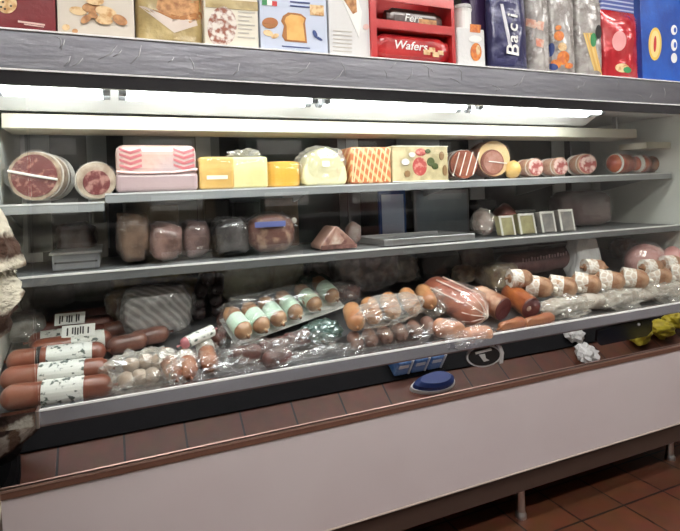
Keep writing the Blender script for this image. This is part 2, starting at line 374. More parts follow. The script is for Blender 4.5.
def bag(name, label, cat, x0, x1, ybase, hgt, mat, Y=.035, dep=.07, seed=0, part='bag', flare=.0, crimp=.06):
    a, b = at(x0, ybase, Y + dep / 2).x, at(x1, ybase, Y + dep / 2).x; w = (b - a) / 2
    t = thing(name, label, cat, ((a + b) / 2, Y + dep / 2, TOPZ))
    bm = BM(); nu, nv = 18, 22; sh = {}
    for side in (-1, 1):
        for i in range(nu + 1):
            for j in range(nv + 1):
                u, v = i / nu * 2 - 1, j / nv
                fat = (1 - abs(u) ** 3) ** .7 * min(1, (1 - v) / .18 + .08) ** .6 * (min(1, v / .06 + .25) if True else 1)
                k = noise.noise(Vector((u * 2.2, v * 4, seed + side))) * .16 + noise.noise(Vector((u * 6, v * 9, seed))) * .06
                edge = abs(u) > .999
                x = u * w * (1 + flare * max(0, v - .75) / .25 - .10 * math.sin(v * math.pi) * 0)
                y = side * dep / 2 * fat * (1 + k) if not edge else 0
                z = v * hgt
                if edge and side == 1: sh[(side, i, j)] = sh[(-1, i, j)]; continue
                sh[(side, i, j)] = bm.verts.new((x, y, z))
    for side in (-1, 1):
        for i in range(nu):
            for j in range(nv):
                try: bm.faces.new((sh[(side, i, j)], sh[(side, i + 1, j)], sh[(side, i + 1, j + 1)], sh[(side, i, j + 1)]))
                except ValueError: pass
    obj(part, bm, mat, t, smooth=True); return t
from mathutils.bvhtree import BVHTree
def wrapped(root, pts, mat, name='printed_picture', lift=.0012):
    """a print that follows the surface of the thing's first part"""
    src = root.children[0]; bvh = BVHTree.FromPolygons([v.co + root.location for v in src.data.vertices], [tuple(p.vertices) for p in src.data.polygons])
    cx, cy = sum(p[0] for p in pts) / len(pts), sum(p[1] for p in pts) / len(pts); dense = []
    for i in range(len(pts)):
        p, q = pts[i], pts[(i + 1) % len(pts)]; n = 1 if len(pts) > 12 else 4
        dense += [(p[0] + (q[0] - p[0]) * k / n, p[1] + (q[1] - p[1]) * k / n) for k in range(n)]
    def put(x, y):
        d = ray(x, y); h, nrm, _, _ = bvh.ray_cast(CAM, d)
        if h is None: h = CAM + d * ((root.location.y - CAM.y) / d.y); nrm = Vector((0, -1, 0))
        if nrm.dot(d) > 0: nrm = -nrm
        return h + nrm * lift - root.location
    bm = BM(); rings = [[bm.verts.new(put(cx + (x - cx) * f, cy + (y - cy) * f)) for x, y in dense] for f in (.25, .5, .75, 1)]; c = bm.verts.new(put(cx, cy)); n = len(dense)
    for k in range(n):
        bm.faces.new((c, rings[0][k], rings[0][(k + 1) % n]))
        for j in range(3): bm.faces.new((rings[j][k], rings[j + 1][k], rings[j + 1][(k + 1) % n], rings[j][(k + 1) % n]))
    o = obj(name, bm, mat, root, smooth=True); return o
RED = M('deep red print', (.19, .012, .018), .3, coat=.4)
BISC = M('biscuit print', (.62, .33, .14), .6, c2=(.32, .13, .05), scale=60, lo=.4, hi=.65)
BISC2 = M('pale biscuit print', (.80, .60, .34), .6, c2=(.55, .28, .10), scale=70, lo=.45, hi=.65)
TOAST = M('toast print', (.83, .50, .16), .6, c2=(.74, .38, .10), scale=25)
CRUST = M('crust print', (.42, .17, .05), .6)
WP = M('white print', (.85, .85, .83), .5)
PINKP = M('pale pink print', (.80, .55, .50), .5)
NAVY = M('navy print', (.03, .06, .22), .4)
GRNP = M('green print', (.05, .28, .10), .5)
REDP = M('red print', (.55, .03, .03), .4)

t = carton('cookie_box', 'dark red cookie box at the left end of the canopy top', 'box', -22, 56, 31, .20, RED, Y=.03)
decal(t, ell(7, 4, 10, 9.5), .03, BISC2, 'cookie_picture')
for x, y in ((3, 2), (9, -1), (11, 6), (5, 9), (1, 7)): decal(t, ell(x, y, 1.3, 1.1, n=8), .03, INK, 'chocolate_chip', .0018)
decal(t, [(18, 20.5), (45, 24.2), (45, 26), (18, 22.3)], .03, PINKP, 'script_line'); decal(t, [(24, 23.6), (44, 26.4), (44, 27.6), (24, 24.8)], .03, PINKP, 'script_line')
t = carton('biscuit_box', 'beige box showing a heap of glazed biscuits', 'box', 58, 135, 39, .22, M('beige card', (.66, .60, .52), .55), Y=.03)
for i, (x, y, a, b, r) in enumerate(((78, 11, 9, 4.2, .2), (92, 8, 10, 5, .1), (106, 12, 11, 5.4, .3), (120, 20, 8, 4.6, .5), (104, 20, 9, 4.4, .2), (86, 19, 6, 3.6, -.6), (95, 1, 9, 4, .1), (93, 15, 5, 3, .4))):
    decal(t, ell(x, y, a, b, r), .03, BISC if i % 2 else BISC2, 'biscuit_picture', .001 + .0007 * i)
decal(t, ell(66, 27.5, 4, 3.2), .03, BISC2, 'nut_picture'); decal(t, ell(75, 31, 3, 2.2), .03, BISC, 'nut_picture')
GOLD = M('gold bag foil', (.55, .43, .20), .3, c2=(.40, .30, .13), scale=18, bump=.5, bscale=30, coat=.3)
t = bag('waffle_bag', 'gold foil bag with a picture of waffles on a cloth', 'bag', 136, 204, 46, .20, GOLD, seed=2)
wrapped(t, [(158, -2), (203, -2), (203, 18), (190, 23), (165, 18), (156, 8)], BISC, 'waffle_picture'); wrapped(t, [(139, 6), (146, 7), (172, 27), (202, 20), (202, 24), (174, 33)], M('cloth print', (.72, .62, .55), .6), 'cloth_picture', .0018)
wrapped(t, [(146, 8), (172, 25), (202, 18), (200, 12), (178, 20)], CRUST, 'tray_picture', .0013)
t = carton('pastry_box', 'cream box with round photo of iced pastries beside small print', 'box', 205, 259, 46, .22, M('cream card', (.77, .73, .62), .55), Y=.03)
decal(t, rect(205.5, -2, 258, 7), .03, GOLD, 'gold_stripe')
decal(t, ell(222, 27, 14.5, 20.5, .08), .03, M('pastry photo', (.80, .74, .68), .6, c2=(.30, .10, .06), scale=70, lo=.42, hi=.6), 'pastry_photo')
for i in range(7): decal(t, rect(238, 11 + i * 4.2, 255 - (i % 3) * 3, 12.2 + i * 4.2), .03, M('grey print', (.55, .52, .47), .6), 'text_line')
t = carton('toast_box', 'pale blue box with a large slice of toast pictured', 'box', 261, 328, 51, .24, M('pale blue card', (.56, .62, .76), .5), Y=.03)
decal(t, [(283, 16), (288, 12.5), (295, 13), (301, 14), (306, 18), (305, 23), (307, 43), (285, 41), (282, 36), (284, 26), (281, 21)], .03, CRUST, 'crust_picture'); decal(t, [(286, 17), (291, 14.5), (301, 16), (304.5, 19), (303, 24), (305, 41), (287, 39.5), (286.5, 26), (284.5, 21)], .03, TOAST, 'toast_picture', .0018)
decal(t, ell(270, 23, 8, 5.5), .03, CRUST, 'bowl_picture'); decal(t, ell(270, 21, 7, 3), .03, M('jam print', (.45, .16, .05), .4), 'jam_picture', .0018)
decal(t, ell(268, 33, 5, 3, .3), .03, BISC2, 'nut_picture'); decal(t, ell(275, 36, 4, 2.4, -.3), .03, BISC2, 'nut_picture')
decal(t, rect(310, 4.5, 324, 15), .03, BISC2, 'rusk_picture')
for i, mm in enumerate((GRNP, WP, REDP)): decal(t, [(262 + i * 5, -1 + i), (267 + i * 5, -.5 + i), (267 + i * 5, 5 + i * .6), (262 + i * 5, 5 + i * .4)], .03, mm, 'flag_stripe')
decal(t, ell(315, 34, 2, 4.2, -.4), .03, NAVY, 'blue_mark'); decal(t, ell(319, 38.5, 4, 1.2, .5), .03, NAVY, 'blue_mark')
for y in (1, 5): decal(t, rect(290, y, 310, y + 1.4), .03, NAVY, 'text_line')
decal(t, rect(282, 45.5, 310, 46.6), .03, NAVY, 'text_line')
t = carton('white_box', 'white box with a slanted strip photo beside the red wafer display', 'box', 330, 372, 56, .27, M('white card', (.70, .70, .70), .5), Y=.03)
decal(t, [(341, -3), (357, -3), (362, 12), (359, 38)], .03, WP, 'white_slant'); decal(t, [(342, -3), (356, -3), (357, 12), (353, 14)], .03, BISC, 'snack_picture', .0018)
decal(t, ell(366, 27, 3, 3), .03, PINKP, 'round_mark')
for i in range(6): decal(t, rect(333, 30 + i * 4, 352, 31 + i * 4), .03, M('grey print', (.55, .52, .47), .6), 'text_line')

# red wafer display tray: two compartments, packs inside are things of their own
WRED = M('red card', (.50, .018, .02), .4, coat=.3)
Yd = .02
a, b = at(372, 60, Yd).x, at(456, 64, Yd).x
t = thing('wafer_display_tray', 'red cardboard display tray with two open compartments of wafer packs', 'display tray', ((a + b) / 2, Yd + .07, TOPZ)); w = (b - a) / 2
zs = [0, .004, at(414, 31, Yd).z - TOPZ, at(414, 24, Yd).z - TOPZ, at(414, 4, Yd).z - TOPZ, .30]
bm = BM(); box(bm, -w, w, .06, .066, 0, .30); box(bm, -w, -w + .02, -.07, .06, 0, .30); box(bm, w - .012, w, -.07, .06, 0, .30); box(bm, -w + .02, w - .012, -.07, .06, 0, .004)
box(bm, -w + .02, w - .012, -.068, .06, zs[2] - .002, zs[2] + .002); obj('carton', bm, WRED, t)
boxo('front_lip', -w + .02, w - .012, -.07, -.067, zs[2] - .0, zs[3] + .004, WRED, t)
boxo('front_lip', -w + .02, w - .012, -.07, -.067, zs[4], .30, WRED, t)
FOILR = M('red foil pack', (.52, .03, .03), .22, c2=(.34, .015, .02), scale=14, coat=.6, bump=.25, bscale=30)
def wafer(x0, x1, yb, label, z0, z1, word, mat, Yp):
    A, B = at(x0, yb, Yp).x, at(x1, yb, Yp).x; q = thing('wafer_pack', label, 'wafer pack', ((A + B) / 2, Yp + .02, z0)); W = (B - A) / 2; h = z1 - z0
    bm = BM(); n = 16; P, Rr = [], []
    for i in range(n + 1):
        u = i / n; P.append((-W + 2 * W * u, 0, h / 2)); Rr.append(h / 2 * (.72 if i in (0, n) else (.8 if i in (1, n - 1) else 1)))
    tube(bm, P, Rr, 4 * 5, squash=1); 
    for v in bm.verts:
        v.co.y = max(-.018, min(.018, v.co.y * .5)); 
    obj('pack', bm, mat, q); 
    text(q, word, (-.10 * W, -.0195, h * .56), h * .42, WP, shear=.25, sx=1.1)
    return q, W, h
q, W, h = wafer(377, 450, 60, 'red foil pack lettered Wafers in the lower compartment of the red tray', TOPZ + .005, TOPZ + zs[2] - .006, 'Wafers', FOILR, .03)
for i, (u, v, s) in enumerate(((.35, .4, .012), (.5, .5, .011), (.6, .34, .012), (.74, .42, .010))):
    bm = BM(); box(bm, u * W - s, u * W + s, -.0205, -.0185, v * h - s * .7, v * h + s * .6); o = obj('wafer_picture', bm, BISC2, q)
q2, W2, h2 = wafer(388, 443, 22, 'dark pack lettered Fern in the upper compartment of the red tray', TOPZ + zs[2] + .003, TOPZ + zs[4] - .004, 'Fern', M('dark brown foil pack', (.05, .022, .018), .3, coat=.4), .04)
bm = BM(); box(bm, .1 * W2, .75 * W2, -.0205, -.0185, .38 * h2, .58 * h2); obj('bar_picture', bm, BISC, q2)

t = carton('snack_pouch', 'white snack pouch with orange figures pictured below a small white cup', 'snack pouch', 458, 486, 66, .13, M('white pouch', (.70, .70, .70), .35, coat=.3), Y=.025, dep=.03, bevel=.006)
OR = M('orange print', (.75, .25, .04), .5, c2=(.55, .13, .03), scale=60)
decal(t, [(470, 24), (481, 25), (480, 33), (470, 32)], .025, OR, 'orange_print'); decal(t, ell(475, 39, 6.5, 3.5), .025, WP, 'white_oval'); decal(t, ell(476, 52, 5.5, 9), .025, OR, 'orange_print'); decal(t, ell(478, 50, 2, 5), .025, BISC2, 'orange_print', .0018)
q = thing('plastic_cup', 'white cup standing behind the orange snack pouch', 'cup', (at(463, 40, .09).x, .09, TOPZ)); bm = BM(); tube(bm, [(0, 0, 0), (0, 0, .20), (0, 0, .21), (0, 0, .212)], [.024, .03, .033, .03], 20); obj('cup', bm, WP, q, smooth=False); 
bm = BM(); tube(bm, [(0, 0, .212), (0, 0, .225)], [.034, .030], 20); obj('lid', bm, M('grey lid', (.5, .5, .5), .4), q)
t = carton('purple_box', 'dark purple upright box behind the orange snack pouch', 'box', 472, 488, 60, .30, M('dark purple card', (.04, .02, .07), .4), Y=.10, dep=.05)
SILV = M('blue silver foil', (.035, .035, .11), .28, .2, c2=(.24, .25, .36), scale=16, lo=.55, hi=.85, bump=.5, bscale=22, coat=.5)
t = bag('chocolate_bag', 'dark blue and silver foil bag with white upright letters Baci', 'bag', 488, 526, 69, .30, SILV, seed=5)
for i, ch in enumerate('Baci'):
    p = local(t, at(513.5 - i * .2, 50 - i * 11.5, .030)); text(t, ch, p, .075 if i == 0 else .064, WP, 'letter', rot=(R(90), R(-85), 0))
wrapped(t, [(500, 4), (503, 4), (512, 46), (508.5, 47)], M('silver print', (.7, .7, .75), .3), 'silver_line')
CLB = M('clear bag of sweets', (.46, .44, .42), .25, c2=(.26, .23, .22), scale=22, bump=.7, bscale=26, coat=.7, c3=(.62, .61, .59))
t = bag('sweets_bag', 'clear bag of grey sweets with red printed header', 'bag', 527, 547, 71, .32, CLB, seed=8)
wrapped(t, [(526, 18), (544, 22), (543, 31), (526, 26)], M('salmon print', (.62, .22, .14), .5, c2=(.75, .6, .5), scale=40), 'header_print'); wrapped(t, [(536, 38), (544, 40), (543, 48), (536, 46)], M('salmon print', (.62, .22, .14)), 'header_print')
t = bag('orange_treat_bag', 'clear bag of orange and dark blue wrapped treats', 'bag', 548, 573, 73, .32, CLB, seed=11)
for i, (x, y, a, b_) in enumerate(((559, 36, 5, 5), (563, 58, 6, 7), (556, 64, 5, 4), (562, 47, 4.5, 4), (558, 28, 2.5, 3), (568, 66, 3, 4))): wrapped(t, ell(x, y, a, b_, .3 * i), OR if i != 3 else BISC2, 'treat', .001 + .0006 * i)
for i, (x, y, a, b_) in enumerate(((551, 50, 3.5, 7), (553, 67, 5, 3.2))): wrapped(t, ell(x, y, a, b_, .2), NAVY, 'blue_treat', .003)
t = bag('breadstick_bag', 'clear bag of yellow breadsticks with green and black label', 'bag', 575, 600, 76, .34, CLB, seed=14)
for i in range(4): wrapped(t, [(583 + i * 2.4, 33), (585 + i * 2.4, 33), (597 + i * 1.6, 75), (595 + i * 1.6, 75)], M('breadstick', (.70, .42, .10), .5) if i % 2 else M('breadstick pale', (.78, .55, .20), .5), 'breadstick')
wrapped(t, ell(593, 40, 3, 7), GRNP, 'green_print', .002); wrapped(t, ell(598, 32, 3, 7), INK, 'black_print', .0025)
FR = M('shiny red foil', (.50, .02, .03), .2, .2, c2=(.72, .22, .22), scale=9, lo=.5, hi=.85, bump=.6, bscale=14, coat=.8)
t = bag('candy_bag', 'shiny red foil bag with crimped flared top', 'bag', 601, 637, 78, .275, FR, seed=17, flare=.12)
wrapped(t, ell(622, 68, 7, 4.5, .1), BISC2, 'snack_picture'); wrapped(t, ell(627, 70, 4, 3, .2), GRNP, 'leaf_picture', .0018); wrapped(t, ell(619, 41, 7, 10, .1), M('pale pink foil', (.75, .32, .32), .3), 'pink_seal')
BLU = M('royal blue card', (.015, .10, .48), .3, c2=(.01, .06, .34), scale=8, coat=.3)
t = carton('blue_box', 'tall royal blue box with a yellow oval at the right end', 'box', 643, 716, 82, .345, BLU, Y=.03, dep=.03)
decal(t, ell(655, 44, 6.5, 16.5, .02), .03, M('yellow print', (.80, .55, .10), .4), 'yellow_oval'); decal(t, ell(655, 44, 4.8, 13.5, .02), .03, M('pale yellow print', (.85, .68, .28), .4), 'yellow_oval', .0018); decal(t, ell(655, 44, 1.3, 8, .05), .03, REDP, 'red_mark', .0026)
for i, ch in enumerate('BCB'): pass
decal(t, ell(674, 30, 3, 5), .03, WP, 'white_letter'); decal(t, ell(674, 45, 3, 6), .03, WP, 'white_letter'); decal(t, ell(674, 58, 3, 5), .03, WP, 'white_letter'); decal(t, ell(675, 30, 1.2, 2.6), .03, BLU, 'letter_hole', .002); decal(t, ell(675, 45, 1.2, 3), .03, BLU, 'letter_hole', .002)
BLP = M('blue striped wrap', (.06, .09, .34), .35, c2=(.45, .5, .68), scale=18, tex='wavez', lo=.6, hi=.8)
for i, (x0, x1) in enumerate(((604, 640), (642, 676))):
    t = carton('pasta_pack', ['blue striped pack standing behind the red candy bag', 'blue striped pack standing behind the tall blue box'][i], 'pack', x0, x1, 72, .42, BLP, Y=.15, dep=.06, bevel=.01)
t = carton('grey_carton', 'light grey carton standing behind the clear treat bags', 'box', 528, 600, 66, .42, M('light grey card', (.52, .51, .49), .6, c2=(.62, .61, .58), scale=9), Y=.14, dep=.08)
decal(t, ell(585, 6, 3.5, 6), .14, M('yellow print', (.8, .55, .1)), 'yellow_mark')

# ------------------------------------------------------------------ upper shelf: cut meats and cheeses
SALM = M('salami cut', (.17, .03, .028), .45, c2=(.42, .18, .14), scale=75, lo=.52, hi=.66, coat=.3)
RIND = M('mouldy rind', (.50, .39, .28), .65, c2=(.27, .16, .10), scale=30, bump=.3)
NET = M('white netting', (.80, .76, .68), .6)
DKSAL = M('dark salami cut', (.16, .035, .035), .4, c2=(.42, .22, .18), scale=40, lo=.5, hi=.6, coat=.3)
def on_shelf(px, py, Y, z): return at(px, py, Y).x
def cutlog(name, label, x, Y, r, L, zb, d, rind, cut, rcut=None, cat='salami', nets=3, film_=True, off=(0, 0)):
    """log lying on a shelf, its cut end turned towards the front; d = direction of the axis, away from the cut"""
    d = Vector(d).normalized(); t = thing(name, label, cat, (x, Y, zb))
    c = Vector((0, 0, r * 1.13)); bm = BM(); p, q = capsule_pts(c, c + d * L, r, round0=False); tube(bm, p, q, 28, wob=.05, seed=x * 9)
    o = obj('rind', bm, rind, t, smooth=True); md = o.modifiers.new('edge', 'EDGE_SPLIT'); md.split_angle = R(50)
    face_disc(t, c + Vector((off[0], 0, off[1])), -d, rcut or r * .9, cut)
    for k in range(nets):
        u = c + d * (L * (.15 + .7 * k / max(1, nets - 1))); bm = BM(); tube(bm, [u, u + d * .004], [r * 1.04, r * 1.04], 28); obj('string', bm, NET, t)
    if film_:
        bm = BM(); P, Q = capsule_pts(c - d * .008, c + d * (L + .01), r * 1.07, round0=False); tube(bm, P, Q, 24, wob=.12, seed=x * 31); obj('wrap', bm, FILMS, t)
    return t, c, d
zs_ = SHU + .004
x = at(35, 195, .27).x
t, c, d = cutlog('salami', 'large cut salami with pink speckled face at the left end of the top shelf', x, .27, .066, .15, zs_, (.22, 1, .0), RIND, SALM, .059, off=(0, 0))
bm = BM(); n = d.cross(Vector((0, 0, 1))); tube(bm, [c - d * .006 + n * .06 + Vector((0, 0, -.012)), c - d * .006 + Vector((0, 0, .0)), c - d * .006 - n * .064 + Vector((0, 0, .015))], [.0035] * 3, 8); obj('string', bm, NET, t)
x = at(97, 194, .26).x
t, c, d = cutlog('salami', 'smaller cut salami in white rind with dark face beside the large one', x, .27, .052, .11, zs_, (-.10, 1, 0), M('white rind', (.55, .46, .35), .6, c2=(.33, .24, .17), scale=25, bump=.3), DKSAL, .036, off=(-.0, -.006))

def slab(name, label, cat, x0, x1, ytop, ybot, mat, Y=.26, dep=.14, bevel=.008, part='block', z=None, rz=0, top=None):
    a, b = at(x0, ybot, Y).x, at(x1, ybot, Y).x; h = at((x0 + x1) / 2, ytop, Y).z - (z or shelf_z((a + b) / 2) + .004) + .004
    t = thing(name, label, cat, ((a + b) / 2, Y + dep / 2, z or zs_), rz=rz); w = (b - a) / 2
    o = boxo(part, -w, w, -dep / 2, dep / 2, 0, h, mat, t, bevel=bevel)
    return t, w, h, dep
HAMP = M('pink wrapped ham', (.66, .37, .35), .35, c2=(.56, .30, .30), scale=10, coat=.5)
t, w, h, dp = slab('ham_loaf', 'pink ham loaf in printed wrap with red zigzag marks on the top shelf', 'ham', 117, 198, 146, 191, M('pale pink print film', (.60, .40, .33), .35, c2=(.48, .37, .36), scale=7, coat=.5), bevel=.02, dep=.15)
for s in (-1, 1):
    bm = BM()
    for i in range(4):
        zc = h * (.48 + .115 * i); x0 = s * w * (.66 + .05 * i * s * 0)
        pts = [(x0 - .030, zc + .008), (x0, zc - .005), (x0 + .032, zc + .006), (x0 + .030, zc + .014), (x0, zc + .004), (x0 - .03, zc + .015)]
        A = [bm.verts.new((px_, -dp / 2 - .0012, pz)) for px_, pz in pts]; bm.faces.new(A)
    o = obj('red_print', bm, M('raspberry print', (.50, .14, .15), .5), t)
    o.modifiers.new('thick', 'SOLIDIFY').thickness = .0006
boxo('tray_base', -w - .002, w + .002, -dp / 2 - .003, dp / 2 + .003, 0, h * .40, M('lilac wrap base', (.40, .29, .29), .4, coat=.3), t, bevel=.012)
bm = BM(); tube(bm, [(-w, -dp / 2 - .003, h * .43), (-w * .5, -dp / 2 - .004, h * .39), (w * .4, -dp / 2 - .004, h * .40), (w, -dp / 2 - .003, h * .46)], [.0035] * 4, 8); obj('wrap_fold', bm, M('pink fold', (.80, .52, .48), .3), t)
CH1 = M('golden cheese', (.66, .42, .13), .4, c2=(.55, .33, .09), scale=12, coat=.4)
t, w, h, dp = slab('cheese_block', 'golden yellow cheese block with a white printed line beside the pink ham loaf', 'cheese', 200, 235, 158, 189, CH1, dep=.11)
boxo('label', -w * .6, w * .6, -dp / 2 - .0015, -dp / 2, h * .30, h * .42, M('cream label', (.85, .78, .62), .5), t); film(t, (0, 0, h * .5), (w * 1.06, dp * .53, h * .53), FILMS, seed=3, amp=.05, power=.35)
CH2 = M('pale cheese', (.72, .66, .34), .4, c2=(.66, .58, .27), scale=10, coat=.4)
t, w, h, dp = slab('cheese_block', 'pale yellow cheese block with crumpled wrap gathered on its top', 'cheese', 234, 270, 158, 188, CH2, dep=.12, rz=R(-6))
film(t, (-.01, .0, h + .008), (w * .85, .045, .020), FILMW, name='gathered_wrap', seed=5, amp=.5); film(t, (0, 0, h * .5), (w * 1.06, dp * .53, h * .53), FILMS, seed=6, amp=.06, power=.35)
CH3 = M('orange cheese', (.80, .45, .07), .35, c2=(.74, .40, .05), scale=8, coat=.4)
a, b = at(268, 187, .26).x, at(306, 187, .26).x; h = .082
t = thing('round_cheese', 'bright orange yellow cheese with rounded front in the middle of the top shelf', 'cheese', ((a + b) / 2, .26 + .07, zs_))
bm = BM(); tube(bm, [(0, 0, 0), (0, 0, .004), (0, 0, h * .5), (0, 0, h - .004), (0, 0, h)], [(b - a) / 2 * k for k in (.96, 1, 1.02, 1.0, .95)], 32); obj('cheese', bm, CH3, t, smooth=False)
film(t, (0, 0, h * .5), ((b - a) / 2 * 1.08, (b - a) / 2 * 1.08, h * .54), FILMS, seed=8, amp=.05, power=.5)
CH4 = M('greenish cream cheese', (.70, .68, .38), .4, c2=(.76, .70, .42), scale=5, coat=.4)
a, b = at(306, 188, .25).x, at(351, 187, .25).x; W = (b - a) / 2
t = thing('cheese_half', 'tall rounded pale green cheese half in creased wrap', 'cheese', ((a + b) / 2, .26 + .06, zs_))
bm = BM(); ring = []
for y in (-.05, .05):
    ring.append([bm.verts.new((W * (math.cos(R(t_)) if t_ < 181 else 0), y,   .022 + .104 * math.sin(R(t_)))) for t_ in range(0, 181, 9)] + [bm.verts.new((-W * .92, y, 0)), bm.verts.new((W * .92, y, 0))])
n = len(ring[0]); bm.faces.new(ring[0]); bm.faces.new(ring[1])
for i in range(n): bm.faces.new((ring[0][i], ring[0][(i + 1) % n], ring[1][(i + 1) % n], ring[1][i]))
obj('cheese', bm, CH4, t, bevel=.012)
film(t, (0, 0, .064), (W * 1.06, .062, .068), FILMW, seed=12, amp=.12, power=.7)
boxo('label', -.016, .008, -.062, -.060, .062, .080, PAPER, t)
NETO = M('orange netted block', (.55, .17, .06), .4, c2=(.74, .46, .22), scale=16, tex='wavez' if False else 'bands', lo=.55, hi=.85, coat=.4)
t, w, h, dp = slab('smoked_cheese', 'orange block with slanted pale bands on the top shelf', 'smoked block', 352, 392, 148, 184, NETO, dep=.12)
for i in range(9):
    u = -w + 2 * w * (i + .5) / 9
    bm = BM(); tube(bm, [(max(-w, u - .02), -dp / 2 - .002, .006), (min(w, u + .006), -dp / 2 - .002, h - .006)], [.0022, .0022], 6); obj('string', bm, M('pale string', (.85, .60, .35), .6), t)
TERR = M('terrine', (.58, .47, .27), .35, c2=(.40, .33, .18), scale=26, coat=.5)
t, w, h, dp = slab('terrine_block', 'beige jellied terrine block with red meat and dark olive pieces', 'terrine', 393, 449, 147, 184, TERR, dep=.13, bevel=.005)
for i, (u, v, a, b_, mm) in enumerate(((-.05, .42, .030, .034, 'r'), (.0, .82, .022, .014, 'r'), (.35, .55, .016, .016, 'g'), (.5, .42, .014, .012, 'g'), (-.55, .55, .016, .012, 'w'), (-.5, .22, .012, .012, 'd'), (.25, .85, .012, .008, 'g'), (.75, .72, .010, .016, 'd'), (.85, .3, .009, .02, 'd'), (-.32, .75, .013, .009, 'w'))):
    mm = {'r': M('red meat piece', (.42, .07, .06), .35, c2=(.60, .25, .20), scale=60, lo=.5, hi=.65), 'g': M('olive piece', (.07, .09, .03), .35), 'w': M('fat piece', (.66, .60, .56), .4), 'd': M('brown piece', (.25, .14, .06), .4)}[mm]
    bm = BM(); c = Vector((u * w, -dp / 2, v * h)); tube(bm, [c, c + Vector((0, -.0015 - .0003 * i, 0))], [1, 1], 18)
    for q in bm.verts: q.co.x = c.x + (q.co.x - c.x) * a; q.co.z = c.z + (q.co.z - c.z) * b_
    obj('meat_piece' if i < 2 else 'filling_piece', bm, mm, t)
for z_ in (.0015, h - .0015):
    bm = BM(); tube(bm, [(-w, -dp / 2 - .001, z_), (w, -dp / 2 - .001, z_)], [.0018, .0018], 6); obj('wrap_edge', bm, M('cream edge', (.85, .80, .62), .4), t)
BRN = M('reddish smoked skin', (.27, .075, .04), .35, c2=(.42, .15, .08), scale=14, coat=.5, bump=.2)
tN = None
x = at(466, 180, .30).x
t, c, d = cutlog('smoked_ham', 'reddish brown string-tied smoked ham beside the terrine', x, .31, .055, .12, zs_, (.25, 1, 0), BRN, BRN, .045, cat='ham', nets=3)
for k in range(4):
    n = d.cross(Vector((0, 0, 1))); a_ = -.9 + k * .6
    bm = BM(); tube(bm, [c - d * .010 + n * (.05 * a_ * .9 + .02) + Vector((0, 0, .045)), c - d * .011 + n * (.05 * a_ * .9 - .01) + Vector((0, 0, -.045))], [.002, .002], 6); obj('string', bm, NET, t)
FAT = M('yellow fat rim', (.80, .58, .30), .4, c2=(.72, .48, .22), scale=8, coat=.3)
MEAT = M('brown cooked meat', (.30, .12, .08), .45, c2=(.40, .20, .15), scale=25, coat=.3)
x = at(498, 179, .30).x
t, c, d = cutlog('cooked_ham', 'big round ham with thick yellow fat rim and brown centre', x, .32, .073, .13, zs_, (.15, 1, 0), BRN, FAT, .072, cat='ham', nets=0)
face_disc(t, c + Vector((-.014, -.004, -.016)), -d, .052, M('brown meat ring', (.22, .075, .05), .4), 'meat_ring', th=.006)
face_disc(t, c + Vector((-.014, -.0101, -.016)), -d, .044, MEAT, 'cut_face', th=.003)
bm = BM(); n = d.cross(Vector((0, 0, 1))); tube(bm, [c - d * .016 + n * .06 + Vector((-.014, 0, -.022)), c - d * .016 + n * -.02 + Vector((-.014, 0, -.012))], [.002] * 2, 6); obj('string', bm, NET, t)
MARB = M('marbled coppa cut', (.36, .07, .06), .4, c2=(.80, .58, .50), scale=32, lo=.46, hi=.56, coat=.3, detail=2)
CRIND = M('pale coppa skin', (.66, .42, .28), .5, c2=(.5, .22, .14), scale=24)
for i, (px, r, dd) in enumerate(((536, .036, (.15, 1, 0)), (561, .037, (.1, 1, 0)), (588, .043, (.25, 1, 0)))):
    x = at(px, 177, .27).x
    cutlog('coppa', ['marbled coppa cut face beside the yellow rimmed ham', 'marbled coppa cut face, middle one of three', 'marbled coppa cut face with the largest round end of three'][i], x, .27, r, .10, zs_, dd, CRIND, MARB, r * .92, cat='cured meat', nets=2)
x = at(518, 178, .27).x
t = thing('cheese_piece', 'small yellow wrapped cheese piece between the rimmed ham and coppa', 'cheese', (x, .30, zs_)); bm = BM(); blob(bm, (0, 0, .035), (.026, .04, .036), 4, .15); obj('cheese', bm, CH1, t, smooth=True)
ORS = M('orange red skin', (.52, .13, .05), .35, c2=(.40, .07, .04), scale=20, coat=.5)
for i, (x0, x1) in enumerate(((616, 640), (641, 657), (657, 668))):
    a, b = at(x0, 175, .27), at(x1, 174, .27); r = .044 - .003 * i
    t, la, lb, d = sausage('cured_sausage', ['orange red sausage with white netting near the right end of the top shelf', 'second orange red sausage in wrap nearer the right end panel', 'dark brown sausage end at the far right of the top shelf'][i], 'sausage', (a.x, .28 + .01 * i, zs_ + r * 1.1), (b.x + .012, .34, zs_ + r * 1.1), r, ORS if i < 2 else M('dark spiced skin', (.16, .06, .035), .4, c2=(.35, .16, .08), scale=40), knots=False)
    c = (la + lb) / 2
    if i < 2:
        for k in range(5):
            u = la.lerp(lb, .2 + .15 * k); bm = BM(); tube(bm, [u + Vector((-.012, 0, 0)), u + Vector((-.008, 0, 0))], [r * 1.03] * 2, 20); obj('string', bm, NET, t)
    film(t, c, ((lb - la).length * .55, r * 1.15, r * 1.12), FILMS, seed=20 + i, amp=.1)

